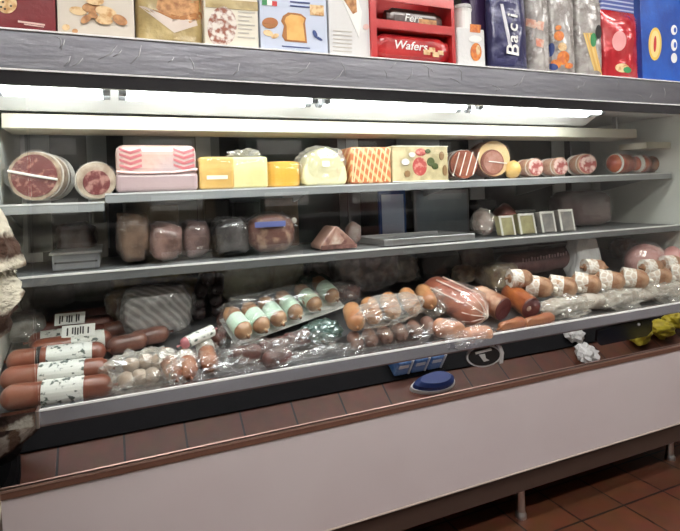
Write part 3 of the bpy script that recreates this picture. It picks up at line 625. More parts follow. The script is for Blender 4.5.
# ------------------------------------------------------------------ lower shelf
zl = SHL + .004
GMET = M('dull steel', (.30, .31, .33), .35, .8)
def slab2(*a, **k): k.setdefault('Y', .24); k['z'] = zl; return slab(*a, **k)
t, w, h, dp = slab2('steel_pan', 'flat grey steel pan at the left of the lower shelf', 'pan', 52, 100, 254, 268, GMET, dep=.25, bevel=.006)
boxo('rim', -w - .006, w + .006, -dp / 2 - .006, dp / 2 + .006, h - .004, h + .002, ALU, t); 
for i in range(1): boxo('groove', -w * .9, w * .9, -dp / 2 - .002, -dp / 2, h * .4, h * .5, INK, t)
DKB = M('dark brown wrapped meat', (.07, .04, .034), .35, c2=(.15, .09, .075), scale=14, coat=.5, bump=.3)
MEATS = (('brown wrapped meat slab with slanted top behind the steel pan', 55, 96, 225, 250, .38, DKB), ('beige brown wrapped meat piece under the shelf bracket', 118, 152, 214, 262, .26, M('tan cured meat', (.20, .125, .085), .4, c2=(.10, .06, .04), scale=16, coat=.5, bump=.3)),
         ('pale pinkish wrapped meat piece on the lower shelf', 150, 184, 224, 259, .25, M('pinkish cured meat', (.24, .14, .12), .4, c2=(.11, .06, .05), scale=18, coat=.5, bump=.3)), ('pinkish grey wrapped meat piece before the grey vacuum pack', 184, 212, 222, 256, .27, M('mauve cured meat', (.21, .13, .12), .4, c2=(.10, .06, .055), scale=18, coat=.5, bump=.3)),
         ('dark grey vacuum pack beside the blue labelled cured meat', 216, 252, 219, 250, .26, M('dark grey vacuum pack', (.06, .055, .055), .25, c2=(.13, .12, .115), scale=12, coat=.7, bump=.3)))
for i, (lb_, x0, x1, y0, y1, Y, mt) in enumerate(MEATS):
    a, b = at(x0, y1, Y).x, at(x1, y1, Y).x; h = at((x0 + x1) / 2, y0, Y).z - zl
    t = thing('wrapped_meat', lb_, 'cured meat', ((a + b) / 2, Y + .06, zl)); bm = BM(); blob(bm, (0, 0, h / 2 + .003), ((b - a) / 2, .06, h / 2), i * 3.3, .22, power=.6); obj('meat', bm, mt, t, smooth=True)
    film(t, (0, 0, h / 2 + .004), ((b - a) / 2 * 1.06, .066, h / 2 * 1.04), FILMS, seed=30 + i, amp=.12, power=.6)
a, b = at(253, 254, .23).x, at(300, 252, .23).x; W = (b - a) / 2; h = at(276, 215, .23).z - zl
t = thing('wrapped_meat', 'rounded cured meat in clear wrap with a blue label band', 'cured meat', ((a + b) / 2, .30, zl)); bm = BM(); blob(bm, (0, 0, h / 2 + .003), (W, .055, h / 2), 21, .08, power=.7); obj('meat', bm, M('speckled cured meat', (.15, .06, .045), .4, c2=(.42, .27, .19), scale=35, lo=.5, hi=.7, coat=.4), t, smooth=True)
bm = BM(); box(bm, -W * .85, W * .45, -.062, -.059, h * .70, h * .84); obj('blue_label', bm, M('dull blue label', (.10, .12, .30), .5), t); film(t, (0, 0, h / 2 + .004), (W * 1.06, .062, h / 2 * 1.05), FILMS, seed=41, amp=.12, power=.7)
bm = BM(); blob(bm, (W * 1.0, -.02, h * .82), (.010, .010, .010), 2, .1, sub=2); obj('white_knot', bm, NET, t, smooth=True)
BACON = M('speck slab', (.36, .21, .16), .45, c2=(.13, .045, .04), scale=18, lo=.5, hi=.65, coat=.3)
a, b = at(322, 251, .24).x, at(358, 248, .24).x; W = (b - a) / 2
t = thing('speck_wedge', 'dark edged bacon wedge with pale triangular face on the lower shelf', 'cured meat', ((a + b) / 2, .30, zl)); bm = BM(); prism(bm, [(-W, .0), (-W, .016), (-W * .25, .072), (-W * .05, .078), (W * .9, .022), (W, 0)], -.05, .05)
for v in bm.verts: v.co = Vector((v.co.y, v.co.x, v.co.z))
obj('meat', bm, BACON, t, bevel=.006)
bm = BM(); prism(bm, [(-W * .55, .018), (-W * .12, .066), (W * .3, .030), (W * .1, .016)], -.0525, -.0505)
for v in bm.verts: v.co = Vector((v.co.y, v.co.x, v.co.z))
obj('pale_face', bm, M('pale fat', (.62, .50, .42), .45, c2=(.40, .22, .17), scale=30), t); 
bm = BM(); prism(bm, [(-W, .0), (-W, .015), (W, .015), (W, 0)], -.0535, -.0515)
for v in bm.verts: v.co = Vector((v.co.y, v.co.x, v.co.z))
obj('dark_base', bm, M('dark crust', (.11, .05, .04), .5, c2=(.25, .12, .1), scale=40), t)
t = thing('cured_meat', 'small pale round meat piece behind the bacon wedge', 'cured meat', (at(357, 245, .33).x, .36, zl)); bm = BM(); blob(bm, (0, 0, .042), (.03, .03, .042), 5, .12); obj('meat', bm, M('pale meat', (.45, .38, .35), .45, c2=(.3, .18, .15), scale=25), t, smooth=True)
# steel tray, dark slanted lid, blue-edged panel built in place of a reflection
a, b = at(385, 245, .22).x, at(474, 238, .22).x; W = (b - a) / 2
t = thing('steel_tray', 'empty flat steel tray in the middle of the lower shelf', 'tray', ((a + b) / 2, .33, zl)); bm = BM(); box(bm, -W, W, -.11, .13, .0, .004); obj('tray_floor', bm, GMET, t)
for nm, A in (('rim', (-W, W, -.112, -.106, 0, .022)), ('rim', (-W, W, .126, .132, 0, .022)), ('rim', (-W - .004, -W, -.112, .132, 0, .022)), ('rim', (W, W + .004, -.112, .132, 0, .022))): boxo(nm, *A, ALU, t, bevel=.002)
BLUEF = M('blue reflected frame', (.03, .09, .30), .3, coat=.3); 
def panel(name, label, cat, x0, x1, y0, y1, Y, mats, th=.012):
    a, b = at(x0, y1, Y).x, at(x1, y1, Y).x; z1 = at((x0 + x1) / 2, y0, Y).z; t = thing(name, label, cat, ((a + b) / 2, Y, zl)); w = (b - a) / 2; h = min(z1, SHU - .03) - zl
    boxo('frame', -w, w, 0, th, 0, h, mats[0], t, bevel=.003); boxo('face', -w + .012, w - .012, -.002, 0, .012, h - .015, mats[1], t); return t
panel('blue_frame_reflection', 'upright blue frame with pale face standing in for a reflection behind the steel tray', 'reflection_panel', 380, 407, 190, 236, .50, (BLUEF, M('pale blue card', (.42, .52, .68), .4)))
panel('steel_sheet', 'upright grey blue sheet standing behind the steel tray', 'panel', 415, 470, 190, 234, .50, (GMET, M('grey blue plastic', (.27, .32, .36), .35, c2=(.34, .40, .44), scale=5)))
# slicing packs with pale frames
VP = M('olive beige slices', (.36, .33, .17), .3, c2=(.24, .2, .1), scale=18, coat=.6); VG = M('grey slices', (.18, .17, .16), .3, c2=(.28, .25, .22), scale=18, coat=.6); FRM = M('pale frame label', (.62, .60, .54), .5)
for i, (x0, x1) in enumerate(((505, 519), (524, 540), (546, 560), (565, 579))):
    a, b = at(x0, 236, .24).x, at(x1, 235, .24).x; W = (b - a) / 2; h = .082 + .004 * i
    t = thing('slice_pack', ['first', 'second', 'third', 'fourth'][i] + ' from the left of the upright sliced meat packs with pale frames', 'sliced meat pack', ((a + b) / 2, .27, zl), 'upright sliced meat packs')
    bm = BM(); box(bm, -W, W, -.012, .016, .0, h * .94)
    for v in bm.verts: v.co.x -= v.co.z * .18
    obj('slices', bm, VP if i < 2 else VG, t, bevel=.004)
    bm = BM()
    for A in ((-W, W, h * .86, h * .96), (-W, -W + .009, 0, h * .9), (W - .006, W, .0, h * .9)): box(bm, A[0], A[1], -.0145, -.012, A[2], A[3])
    for v in bm.verts: v.co.x -= v.co.z * .18
    obj('label_frame', bm, FRM, t)
t = thing('wrapped_meat', 'white wrapped meat piece with red face beside the sliced packs', 'cured meat', (at(490, 236, .30).x, .34, zl)); bm = BM(); blob(bm, (0, 0, .05), (.040, .05, .05), 15, .14); obj('meat', bm, M('white pink meat', (.52, .40, .36), .4, c2=(.30, .08, .06), scale=18, lo=.5, hi=.65), t, smooth=True); film(t, (0, 0, .052), (.044, .055, .055), FILMW, seed=44, amp=.25)
t = thing('smoked_ham', 'red brown meat standing behind the first sliced packs', 'ham', (at(508, 225, .40).x, .42, zl)); bm = BM(); blob(bm, (0, 0, .06), (.05, .05, .06), 33, .14); obj('meat', bm, M('brick red meat', (.30, .08, .06), .4, c2=(.20, .06, .05), scale=18), t, smooth=True)
t = thing('meat_slab', 'big dull maroon meat slab on the right half of the lower shelf', 'cured meat', (at(592, 225, .36).x, .42, zl)); bm = BM(); blob(bm, (0, 0, .082), (.16, .06, .080), 18, .08, power=.45); obj('meat', bm, M('dull maroon meat', (.10, .055, .055), .4, c2=(.15, .09, .085), scale=8, coat=.4, bump=.2), t, smooth=True); film(t, (0, 0, .084), (.165, .066, .084), FILMS, seed=45, amp=.08, power=.5)
boxo_t = thing('knife_tray', 'white plastic scoop lying behind the sliced packs', 'scoop', (at(527, 206, .46).x, .50, zl)); bm = BM(); box(bm, -.04, .04, -.02, .03, 0, .075); obj('body', bm, M('dark plastic', (.05, .05, .05), .4), boxo_t, bevel=.004); bm = BM(); box(bm, -.05, .06, -.03, .035, .076, .085); obj('lid', bm, WHITE, boxo_t, bevel=.004)

for i, (x0, x1, y0, Y, mt, lb_) in enumerate((
    (206, 232, 200, .47, M('black card', (.02, .02, .022), .4), 'black carton behind the dark grey vacuum pack'), (236, 262, 203, .47, M('black card', (.02, .02, .022)), 'black carton behind the rounded cured meat'),
    (266, 300, 199, .47, M('tan paper wrap', (.26, .15, .09), .5, c2=(.15, .08, .05), scale=14), 'tan wrapped meat block behind the blue labelled one'), (150, 180, 206, .47, M('taupe wrap', (.20, .15, .11), .4, c2=(.30, .26, .2), scale=12), 'taupe wrapped block behind the pale pinkish meat'),
    (478, 498, 200, .50, M('black card', (.02, .02, .022)), 'black upright box beside the grey blue sheet'), (93, 108, 198, .55, M('cream plastic board', (.48, .45, .38), .5), 'cream upright board behind the steel pan'))):
    slab(('carton', 'carton', 'meat_block', 'meat_block', 'upright_box', 'cutting_board')[i], lb_, ('carton', 'carton', 'cured meat', 'cured meat', 'box', 'board')[i], x0, x1, y0, 245, mt, Y=Y, dep=.06, z=zl, part='body')

# ------------------------------------------------------------------ sloping deck: sausages
BOL = M('bologna casing', (.29, .095, .055), .32, c2=(.20, .065, .04), scale=10, coat=.5)
LAB = M('white printed sleeve', (.78, .79, .74), .5, c2=(.10, .13, .11), scale=55, lo=.55, hi=.62, stretch=(1, 1, 1.6))
rows = ((0, 399, 113, 385, .030, 41, 83), (0, 380, 110, 368, .030, 38, 84), (6, 362, 106, 351, .029, 46, 92), (30, 351, 112, 338, .028, 70, 104))
for i, (x0, y0, x1, y1, r, b0, b1) in enumerate(rows):
    a, b = dk(x0, y0, r * 1.08), dk(x1, y1, r * 1.08)
    t, la, lb, d = sausage('bologna_sausage', 'long brown bologna with white printed sleeve, ' + ['nearest the front rail', 'second row from the front rail', 'third row from the front rail', 'rearmost of the four rows'][i], 'sausage', a, b, r, BOL, group='long bologna sausages with white sleeves', wob=.04)
    band(t, la, lb, r, (b0 - x0) / (x1 - x0), (b1 - x0) / (x1 - x0), LAB, 'printed_sleeve')
    if i == 2:
        band(t, la, lb, r, .30, .34, INK, 'dark_band')
DRK = M('dark red dry salami', (.14, .04, .03), .4, c2=(.21, .07, .05), scale=22, coat=.4)
for i, (x0, y0, x1, y1) in enumerate(((28, 343, 110, 331), (30, 333, 114, 322), (50, 322, 116, 313))):
    r = .026; a, b = dk(x0, y0, r * 1.1), dk(x1, y1, r * 1.1)
    t, la, lb, d = sausage('dry_salami', 'dark red dry salami behind the sleeved bologna, ' + ['front one with a white strip of print', 'middle one', 'rear one'][i], 'salami', a, b, r, DRK, group='dark dry salamis at the left')
    if i == 0: band(t, la, lb, r, .15, .50, LAB, 'white_print')
def card(label, x0, y0, x1, y1, h):
    c = dk((x0 + x1) / 2, (y0 + y1) / 2, h); w = (dk(x1, y1, h) - dk(x0, y1, h)).length / 2; t = thing('paper_tag', label, 'paper tag', c); bm = BM(); box(bm, -w, w, -.001, .001, -.016, .018); o = obj('card', bm, PAPER, t); t.rotation_euler = (R(-28), 0, R(-6))
    bm = BM()
    for k in range(9):
        if random.random() < .8: x_ = -w * .7 + w * 1.4 * k / 9; box(bm, x_, x_ + w * .09, -.0022, -.0008, -.006 - .006 * random.random(), .008 + .005 * random.random())
    obj('printed_code', bm, INK, t); return t
card('white printed paper tag lying on the rear dark salami', 55, 312, 85, 326, .075); card('white printed paper tag with black lettering on the front dark salami', 62, 323, 95, 339, .070)
# clear pack of pale small sausages
PALE = M('pale white sausage', (.55, .43, .34), .4, c2=(.66, .58, .50), scale=20, coat=.5)
c = dk(143, 372, .035); 
for i, (px, py) in enumerate(((126, 381), (139, 378), (152, 376), (131, 366), (146, 362), (158, 362))):
    p = dk(px, py, .022); t = thing('small_sausage', ['front left', 'front middle', 'front right', 'rear left', 'rear middle', 'rear right'][i] + ' pale ball sausage in the clear pack beside the bologna', 'sausage', (p.x, p.y, p.z - .022), 'pale ball sausages in a clear pack'); bm = BM(); blob(bm, (0, 0, .024), (.022, .022, .021), i, .1); obj('casing', bm, PALE, t, smooth=True)
t = thing('plastic_pack', 'crumpled clear plastic pack over pale ball sausages', 'plastic pack', (c.x, c.y, deck(c.y))); film(t, (0, 0, .038), (.095, .10, .052), FILMW, name='clear_film', seed=51, amp=.4, rot=R(20))
# small white-capped sausages
SB = M('brown frankfurter', (.42, .17, .08), .3, c2=(.33, .11, .06), scale=14, coat=.6)
CAPW = M('white cap band', (.80, .77, .70), .45)
for i, (x0, y0, x1, y1) in enumerate(((164, 351, 176, 378), (183, 352, 191, 376), (203, 340, 211, 368))):
    r = .024; a, b = dk(x0, y0, r * 1.6), dk(x1, y1, r * 1.1)
    t, la, lb, d = sausage('frankfurter', ['left', 'middle', 'right'][i] + ' one of three short brown sausages with white top bands behind the rail', 'sausage', a, b, r, SB, group='short brown white-banded sausages'); band(t, la, lb, r, .18, .45, CAPW, 'white_band')
    film(t, (la + lb) / 2, (r * 1.4, (lb - la).length * .55, r * 1.5), FILM, seed=60 + i, amp=.3)
a, b = dk(181, 345, .075), dk(213, 330, .080)
t, la, lb, d = sausage('labelled_stick', 'small sausage in a white printed sleeve with pink end lying above the short sausages', 'sausage', a, b, .016, M('pink end', (.5, .18, .2), .4)); band(t, la, lb, .016, .16, .97, LAB, 'printed_sleeve')
# dark stack
BLK = M('black dried sausage', (.030, .018, .020), .35, c2=(.10, .06, .06), scale=40, lo=.55, hi=.75, bump=.4)
for i, (px, py, h) in enumerate(((197, 322, .025), (216, 320, .025), (196, 309, .062), (214, 307, .062), (199, 297, .098), (215, 295, .098), (207, 285, .132))):
    q = dk(206, 324, .0); X = at(px, py, q.y).x; z0 = deck(q.y + .03) + .024 + (h - .025)
    sausage('dried_sausage', 'black dried sausage in the dark stack, ' + ['bottom left', 'bottom right', 'second layer left', 'second layer right', 'third layer left', 'third layer right', 'topmost'][i], 'sausage', (X, q.y - .03, z0), (X + .03, q.y + .10, z0 + .03), .0205, BLK, group='stack of black dried sausages', wob=.25)
# green banded pack of six on a white board
MINT = M('mint band', (.60, .78, .62), .4, c2=(.72, .85, .74), scale=12)
LIV = M('liver sausage casing', (.33, .16, .08), .3, c2=(.45, .26, .14), scale=22, coat=.6)
ENDC = M('tan sausage end', (.50, .32, .18), .4, c2=(.27, .12, .06), scale=30)
fr = ((247, 335), (265, 329.5), (282, 323), (299, 316), (318, 308), (336, 299))
pa, pb = dk(240, 340, .052), dk(348, 302, .052)
for i, (px, py) in enumerate(fr):
    r = .0265; f = dk(px, py, r + .055); b = f + Vector((-.028, .115, .052))
    t, la, lb, d = sausage('liver_sausage', ORD[i] + ' of six mint-banded sausages lying side by side on a white board', 'sausage', f, b, r, LIV, group='mint-banded sausages on a board', endmat=ENDC); band(t, la, lb, r, .22, .62, MINT, 'mint_band')
    bm = BM(); 
    for k in range(3): tube(bm, [la + d * (.008 + .002 * k) + Vector((r * .75 * math.cos(k * 2.1), 0, r * .75 * math.sin(k * 2.1))), la - d * .003, la + d * .010 + Vector((-r * .75 * math.cos(k * 2.1), 0, -r * .75 * math.sin(k * 2.1)))], [.0014] * 3, 6)
    obj('end_string', bm, M('tan string', (.72, .58, .40), .6), t)
t = thing('white_board', 'white card board in clear wrap carrying the mint-banded sausages', 'board', (pa + pb) / 2); bm = BM(); la, lb = local(t, pa), local(t, pb); n_ = Vector((-.025, .10, .045)); o_ = Vector((-.012, .01, -.006)); sid = (lb - la)
P = [la + o_ + Vector((.0, -.012, -.01)), lb + o_ + Vector((0, -.012, -.01)), lb + n_ + o_, la + n_ + o_]; A = [bm.verts.new(p) for p in P]; B = [bm.verts.new(p + Vector((0, 0, .003))) for p in P]; bm.faces.new(A); bm.faces.new(B)
for i in range(4): bm.faces.new((A[i], A[(i + 1) % 4], B[(i + 1) % 4], B[i]))
obj('card', bm, PAPER, t)
film(t, (-.01, .045, .05), (sid.length * .56, .078, .046), FILM, name='clear_film', seed=71, amp=.16, power=.7, rot=math.atan2(sid.y, sid.x))
TEAL = M('teal bag', (.07, .13, .12), .35, c2=(.16, .22, .20), scale=12, coat=.5, bump=.4)
for i, (px, py, h, s) in enumerate(((322, 333, .028, (.055, .05, .032)), (315, 287, .05, (.06, .05, .04)))):
    p = dk(px, py, h); t = thing('teal_bag', ['dark teal wrapped pack under the right end of the white board', 'teal wrapped pack behind the mint-banded sausages'][i], 'pack', (p.x, p.y, p.z - h)); bm = BM(); blob(bm, (0, 0, h + .004), s, 9 + i, .25, sub=4); obj('pack', bm, TEAL, t); film(t, (0, 0, h + .006), [k * 1.08 for k in s], FILMT, seed=80 + i, amp=.3)
# dark bags and clear plastic at the front, with dark sausages in them
DSA = M('dark maroon sausage', (.085, .035, .03), .3, c2=(.17, .07, .06), scale=25, coat=.6)
for i, (x0, y0, x1, y1) in enumerate(((232, 356, 262, 351), (258, 349, 288, 343), (283, 342, 312, 335), (262, 361, 292, 355))):
    r = .024; a, b = dk(x0, y0, r * 1.1), dk(x1, y1, r * 1.1); sausage('dark_sausage', ['leftmost dark maroon sausage in clear plastic under the mint-banded pack', 'middle dark maroon sausage in clear plastic under the mint-banded pack', 'rightmost dark maroon sausage in clear plastic under the mint-banded pack', 'dark maroon sausage in clear plastic closest to the rail'][i], 'sausage', a, b, r, DSA, group='dark sausages under the mint-banded pack')
for i, (px, py, s, lb_) in enumerate(((255, 357, (.11, .075, .040), 'crumpled clear plastic over dark sausages right of the white-banded ones'), (305, 347, (.10, .07, .036), 'crumpled clear plastic bag in front of the teal pack'))):
    p = dk(px, py, .03); t = thing('plastic_pack', lb_, 'plastic pack', (p.x, p.y, p.z - .03)); film(t, (0, 0, .035), s, FILM, name='clear_film', seed=90 + i, amp=.4, rot=R(12))
# brown sausages in milky wrap, smaller dark ones below
for i, (px, py) in enumerate(((352, 319), (370, 313), (389, 308), (408, 303), (425, 299))):
    r = .029; c = dk(px, py, .085); a, b = c + Vector((-.004, -.045, -.014)), c + Vector((.022, .06, .026))
    sausage('bratwurst', ORD[i] + ' of five tan sausages under the milky wrap', 'sausage', a, b, r, M('tan bratwurst', (.40, .165, .07), .35, c2=(.52, .28, .13), scale=12, coat=.5), group='tan sausages in milky wrap')
for i, (px, py) in enumerate(((356, 344), (371, 341), (386, 338), (401, 335), (416, 332), (430, 328))):
    r = .022; c = dk(px, py, r * 1.15); sausage('small_sausage', ORD[i] + ' of six small brown sausages under the milky wrapped pack', 'sausage', c + Vector((0, -.018, -.004)), c + Vector((.01, .05, .017)), r, M('small brown sausage', (.22, .12, .09), .3, c2=(.32, .20, .17), scale=20, coat=.6), group='small brown sausages under the milky pack')
p = dk(390, 313, .075); t = thing('plastic_pack', 'milky white wrap over the tan sausages in the middle of the deck', 'plastic pack', p); film(t, (0, 0, .012), (.155, .075, .046), FILMW, name='milky_film', seed=101, amp=.22, rot=R(22))
p = dk(432, 303, .06); t = thing('plastic_pack', 'gathered clear plastic knot at the right end of the milky pack', 'plastic pack', p); film(t, (0, 0, .0), (.045, .045, .045), FILMW, name='clear_film', seed=103, amp=.5)
p = dk(395, 340, .025); t = thing('plastic_pack', 'crumpled clear plastic over small brown sausages behind the rail', 'plastic pack', (p.x, p.y, p.z - .025)); film(t, (0, 0, .03), (.15, .06, .034), FILM, name='clear_film', seed=105, amp=.4, rot=R(14))
# large mortadella log
MORT = M('salmon mortadella casing', (.46, .155, .10), .3, c2=(.58, .27, .18), scale=9, coat=.6, stretch=(1, 1, 1))
a, b = dk(426, 287, .062), dk(484, 315, .068)
t, la, lb, d = sausage('mortadella', 'thick salmon pink mortadella log pointing to the rail in the middle of the deck', 'mortadella', a, b, .057, MORT, wob=.03, endmat=NET)
n1 = Vector((0, 0, 1)); s1 = d.cross(n1).normalized(); u1 = s1.cross(d).normalized()
for k, an in enumerate((.5, 1.1, 1.7)):
    o_ = (s1 * math.cos(an) + u1 * math.sin(an)) * .0615; bm = BM(); tube(bm, [la.lerp(lb, .24) + o_, la.lerp(lb, .80) + o_], [.0032, .0022], 6); obj('pale_seam', bm, M('pale seam', (.82, .66, .58), .4), t)
bm = BM(); 
for k in range(10):
    an = k * .63; o1 = (s1 * math.cos(an) + u1 * math.sin(an)); tube(bm, [la.lerp(lb, .82) + o1 * .0605, lb - d * .012 + o1 * .038, lb + d * .012 + o1 * .006], [.002, .002, .002], 6)
obj('end_pleats', bm, M('pale seam', (.82, .66, .58), .4), t)
film(t, (la + lb) / 2, ((lb - la).length * .54, .066, .066), FILM, seed=110, amp=.08, rot=math.atan2(d.y, d.x)).rotation_euler = (0, 0, 0)
for i, (x0, y0, x1, y1, r) in enumerate(((432, 326, 466, 333, .031), (462, 336, 492, 333, .026), (500, 329, 524, 322, .022), (526, 325, 552, 317, .022))):
    a, b = dk(x0, y0, r * 1.1), dk(x1, y1, r * 1.1)
    t, la, lb, d = sausage('pink_sausage', ['thick pale orange sausage in front of the mortadella log', 'small pale pink sausage below the tip of the mortadella log', 'small red brown sausage below the first dark cut salami', 'small red brown sausage below the second dark cut salami'][i], 'sausage', a, b, r, M('pale orange casing', (.48, .20, .11), .3, c2=(.62, .36, .24), scale=10, coat=.5) if i < 2 else SB)
    if i < 2: film(t, (la + lb) / 2, ((lb - la).length * .56, r * 1.15, r * 1.15), FILM, seed=120 + i, amp=.2)
# dark cut logs
MAR = M('maroon cut face', (.10, .022, .028), .3, c2=(.16, .05, .05), scale=30, coat=.5)
for i, (fx, fy, r, L, mt, dd) in enumerate(((503, 309, .043, .14, M('mottled brown casing', (.32, .13, .07), .35, c2=(.58, .38, .27), scale=18, coat=.5), (-.2, .95, .28)), (531, 308, .040, .15, M('amber casing', (.38, .11, .03), .3, c2=(.26, .065, .025), scale=12, coat=.6), (.08, .95, .28)))):
    f = dk(fx, fy, .056); d = Vector(dd).normalized(); t = thing('cut_salami', ['mottled brown salami with dark maroon cut face beside the mortadella', 'amber brown salami with dark cut face right of the mottled one'][i], 'salami', (f.x, f.y, f.z - r)); c = Vector((0, 0, r))
    bm = BM(); p, q = capsule_pts(c, c + d * L, r, round0=False); tube(bm, p, q, 24, wob=.05, seed=i); o = obj('casing', bm, mt, t, smooth=True); o.modifiers.new('edge', 'EDGE_SPLIT').split_angle = R(50); face_disc(t, c, -d, r * .95, MAR)
    bm = BM(); tube(bm, [c - d * .003 + Vector((-.3 * r, 0, .0)), c - d * .0045 + Vector((-.3 * r, 0, 0))], [r * .25, r * .22], 12); obj('pale_spot', bm, M('pale fat', (.62, .50, .42)), t)
# white-netted salamis, two rows
NSA = M('netted salami skin', (.30, .14, .07), .45, c2=(.50, .30, .18), scale=24, bump=.4, bscale=60)
NWH = M('white net wrap', (.80, .76, .70), .5, c2=(.62, .50, .40), scale=45, tex='cells', lo=.05, hi=.16)
for i, (px, py) in enumerate(((536, 287), (560, 287), (584, 284), (608, 281), (632, 279), (655, 276), (678, 274))):
    r = .039; c = dk(px, py, .088); a, b = c + Vector((-.042, .030, .010)), c + Vector((.046, -.040, -.006))
    t, la, lb, d = sausage('netted_salami', (ORD + [''])[i] + ' of the front row of brown salamis in white nets', 'salami', a, b, r, NSA, group='front row of white-netted salamis', wob=.12); band(t, la, lb, r, .12, .52, NWH, 'white_net'); bm = BM(); blob(bm, lb + d * .006, (.010, .010, .010), 3, .2, sub=2); obj('net_tuft', bm, NET, t, smooth=True)
for i, (px, py) in enumerate(((520, 279), (594, 268), (652, 268), (672, 264))):
    r = .033; c = dk(px, py, .12); a, b = c + Vector((-.045, .012, .004)), c + Vector((.046, -.012, 0))
    t, la, lb, d = sausage('netted_salami', ['brown white-netted salami behind the leftmost of the front row', 'brown white-netted salami lying before the white reflection shape', 'brown white-netted salami below the big pink ham', 'brown white-netted salami at the right end behind the front row'][i], 'salami', a, b, r, NSA, wob=.12); band(t, la, lb, r, .05, .5, NWH, 'white_net')
PSA = M('pale floury sausage', (.62, .57, .50), .5, c2=(.44, .36, .30), scale=24, coat=.3)
for i, (x0, y0, x1, y1) in enumerate(((543, 309, 575, 303), (572, 304, 602, 299), (600, 301, 630, 295), (628, 297, 655, 291), (654, 292, 684, 287))):
    r = .031; a, b = dk(x0, y0, r * 1.1), dk(x1, y1, r * 1.1); t, la, lb, d = sausage('floury_sausage', ORD[i] + ' of five pale floury sausages in clear plastic along the rail', 'sausage', a, b, r, PSA, group='pale floury sausages along the rail', wob=.35)
for i, (px, py, sx) in enumerate(((565, 308, .10), (618, 300, .11), (664, 292, .11))):
    p = dk(px, py, .03); t = thing('plastic_pack', ['left', 'middle', 'right'][i] + ' crumpled clear plastic pack over the floury sausages along the rail', 'plastic pack', (p.x, p.y, p.z - .03)); film(t, (0, 0, .036), (sx, .065, .040), FILMW, name='clear_film', seed=130 + i, amp=.42)
for i, (px, py, sx, sy, lb_) in enumerate(((150, 388, .10, .05, 'flat crumpled clear plastic along the rail before the pale ball sausages'), (228, 374, .09, .045, 'flat crumpled clear plastic along the rail under the white-banded trio'), (322, 358, .12, .045, 'flat crumpled clear plastic along the rail before the teal pack'), (236, 345, .05, .06, 'crumpled clear plastic standing left of the mint-banded pack'), (470, 338, .10, .04, 'flat crumpled clear plastic along the rail before the thick pale orange sausage'), (520, 298, .06, .05, 'crumpled clear plastic between the amber salami and the netted row'))):
    p = dk(px, py, .02); t = thing('plastic_pack', lb_, 'plastic pack', (p.x, p.y, p.z - .02)); film(t, (0, 0, .022), (sx, sy, .026 if i != 3 else .05), FILM, name='clear_film', seed=150 + i, amp=.6, rot=R(15))
for i, (px, py, h, lb_) in enumerate(((128, 345, .02, 'front'), (150, 338, .02, 'second'), (120, 330, .02, 'third'), (140, 322, .02, 'rearmost'))):
    p = dk(px, py, .03); sausage('smoked_sausage', lb_ + ' of four dark smoked sausages between the bologna and the striped reflection shape', 'sausage', p + Vector((-.055, .0, .0)), p + Vector((.055, .02, .006)), .025, M('dark smoked sausage', (.12, .045, .032), .3, c2=(.22, .09, .06), scale=20, coat=.6), group='dark smoked sausages behind the pale balls')
for i, (px, py) in enumerate(((232, 330), (226, 318), (222, 336))):
    p = dk(px, py, .03); sausage('smoked_sausage', ['upper', 'rear', 'lower'][i] + ' dark smoked sausage wedged left of the mint-banded pack', 'sausage', p + Vector((-.02, -.03, -.01)), p + Vector((.012, .04, .014)), .022, M('dark smoked sausage', (.12, .045, .032)), group='dark sausages left of the mint-banded pack')

# rear of the deck
WREFL = M('white reflection shape', (.85, .85, .85), .3, c2=(.70, .70, .71), scale=8, bump=.6, bscale=8, coat=.5)
q = dk(593, 283, .02); t = thing('white_reflection', 'white bag-like shape standing in for a reflection behind the netted salamis', 'bag', (q.x, q.y + .05, deck(q.y + .05))); bm = BM(); g = blob(bm, (0, 0, .11), (.085, .05, .115), 40, .12, sub=4, power=.7, freq=1.6)  # solid white shape added where the glass shows a reflection
for v in bm.verts: v.co.x *= 1.12 - v.co.z * 1.8
obj('bag', bm, WREFL, t)
q = dk(650, 279, .02); t = thing('pink_ham', 'big rounded pink ham at the right end of the deck', 'ham', (q.x, q.y + .02, deck(q.y + .02))); bm = BM(); blob(bm, (0, 0, .085), (.11, .07, .085), 50, .06); obj('meat', bm, M('pink ham skin', (.52, .25, .23), .4, c2=(.60, .36, .33), scale=8, coat=.4), t, smooth=True); film(t, (0, 0, .087), (.116, .075, .09), FILM, seed=141, amp=.1)
q = dk(682, 275, .06); t = thing('pink_ham', 'pink wrapped ham piece touching the right end panel', 'ham', (min(q.x, 2.28), q.y + .04, deck(q.y + .04))); bm = BM(); blob(bm, (0, 0, .085), (.055, .06, .085), 57, .08); obj('meat', bm, M('pink ham skin', (.52, .25, .23)), t, smooth=True)
a, b = dk(498, 268, .085), dk(574, 255, .10)
t, la, lb, d = sausage('dark_salami', 'long dark maroon salami with a pale line of print under the lower shelf', 'salami', a, b, .048, M('dark maroon casing', (.11, .045, .045), .35, c2=(.17, .08, .08), scale=16, coat=.5))
q = (la + lb) / 2; n = d.cross(Vector((0, 0, 1))).normalized()
bm = BM()
for k in range(16):
    u = la.lerp(lb, .2 + .6 * k / 16) + n * .046 + Vector((0, 0, .016)); box(bm, u.x, u.x + .006, u.y - .003, u.y, u.z, u.z + (.012 if k % 3 else .016))
obj('printed_line', bm, M('pink lettering', (.52, .33, .34), .5), t)
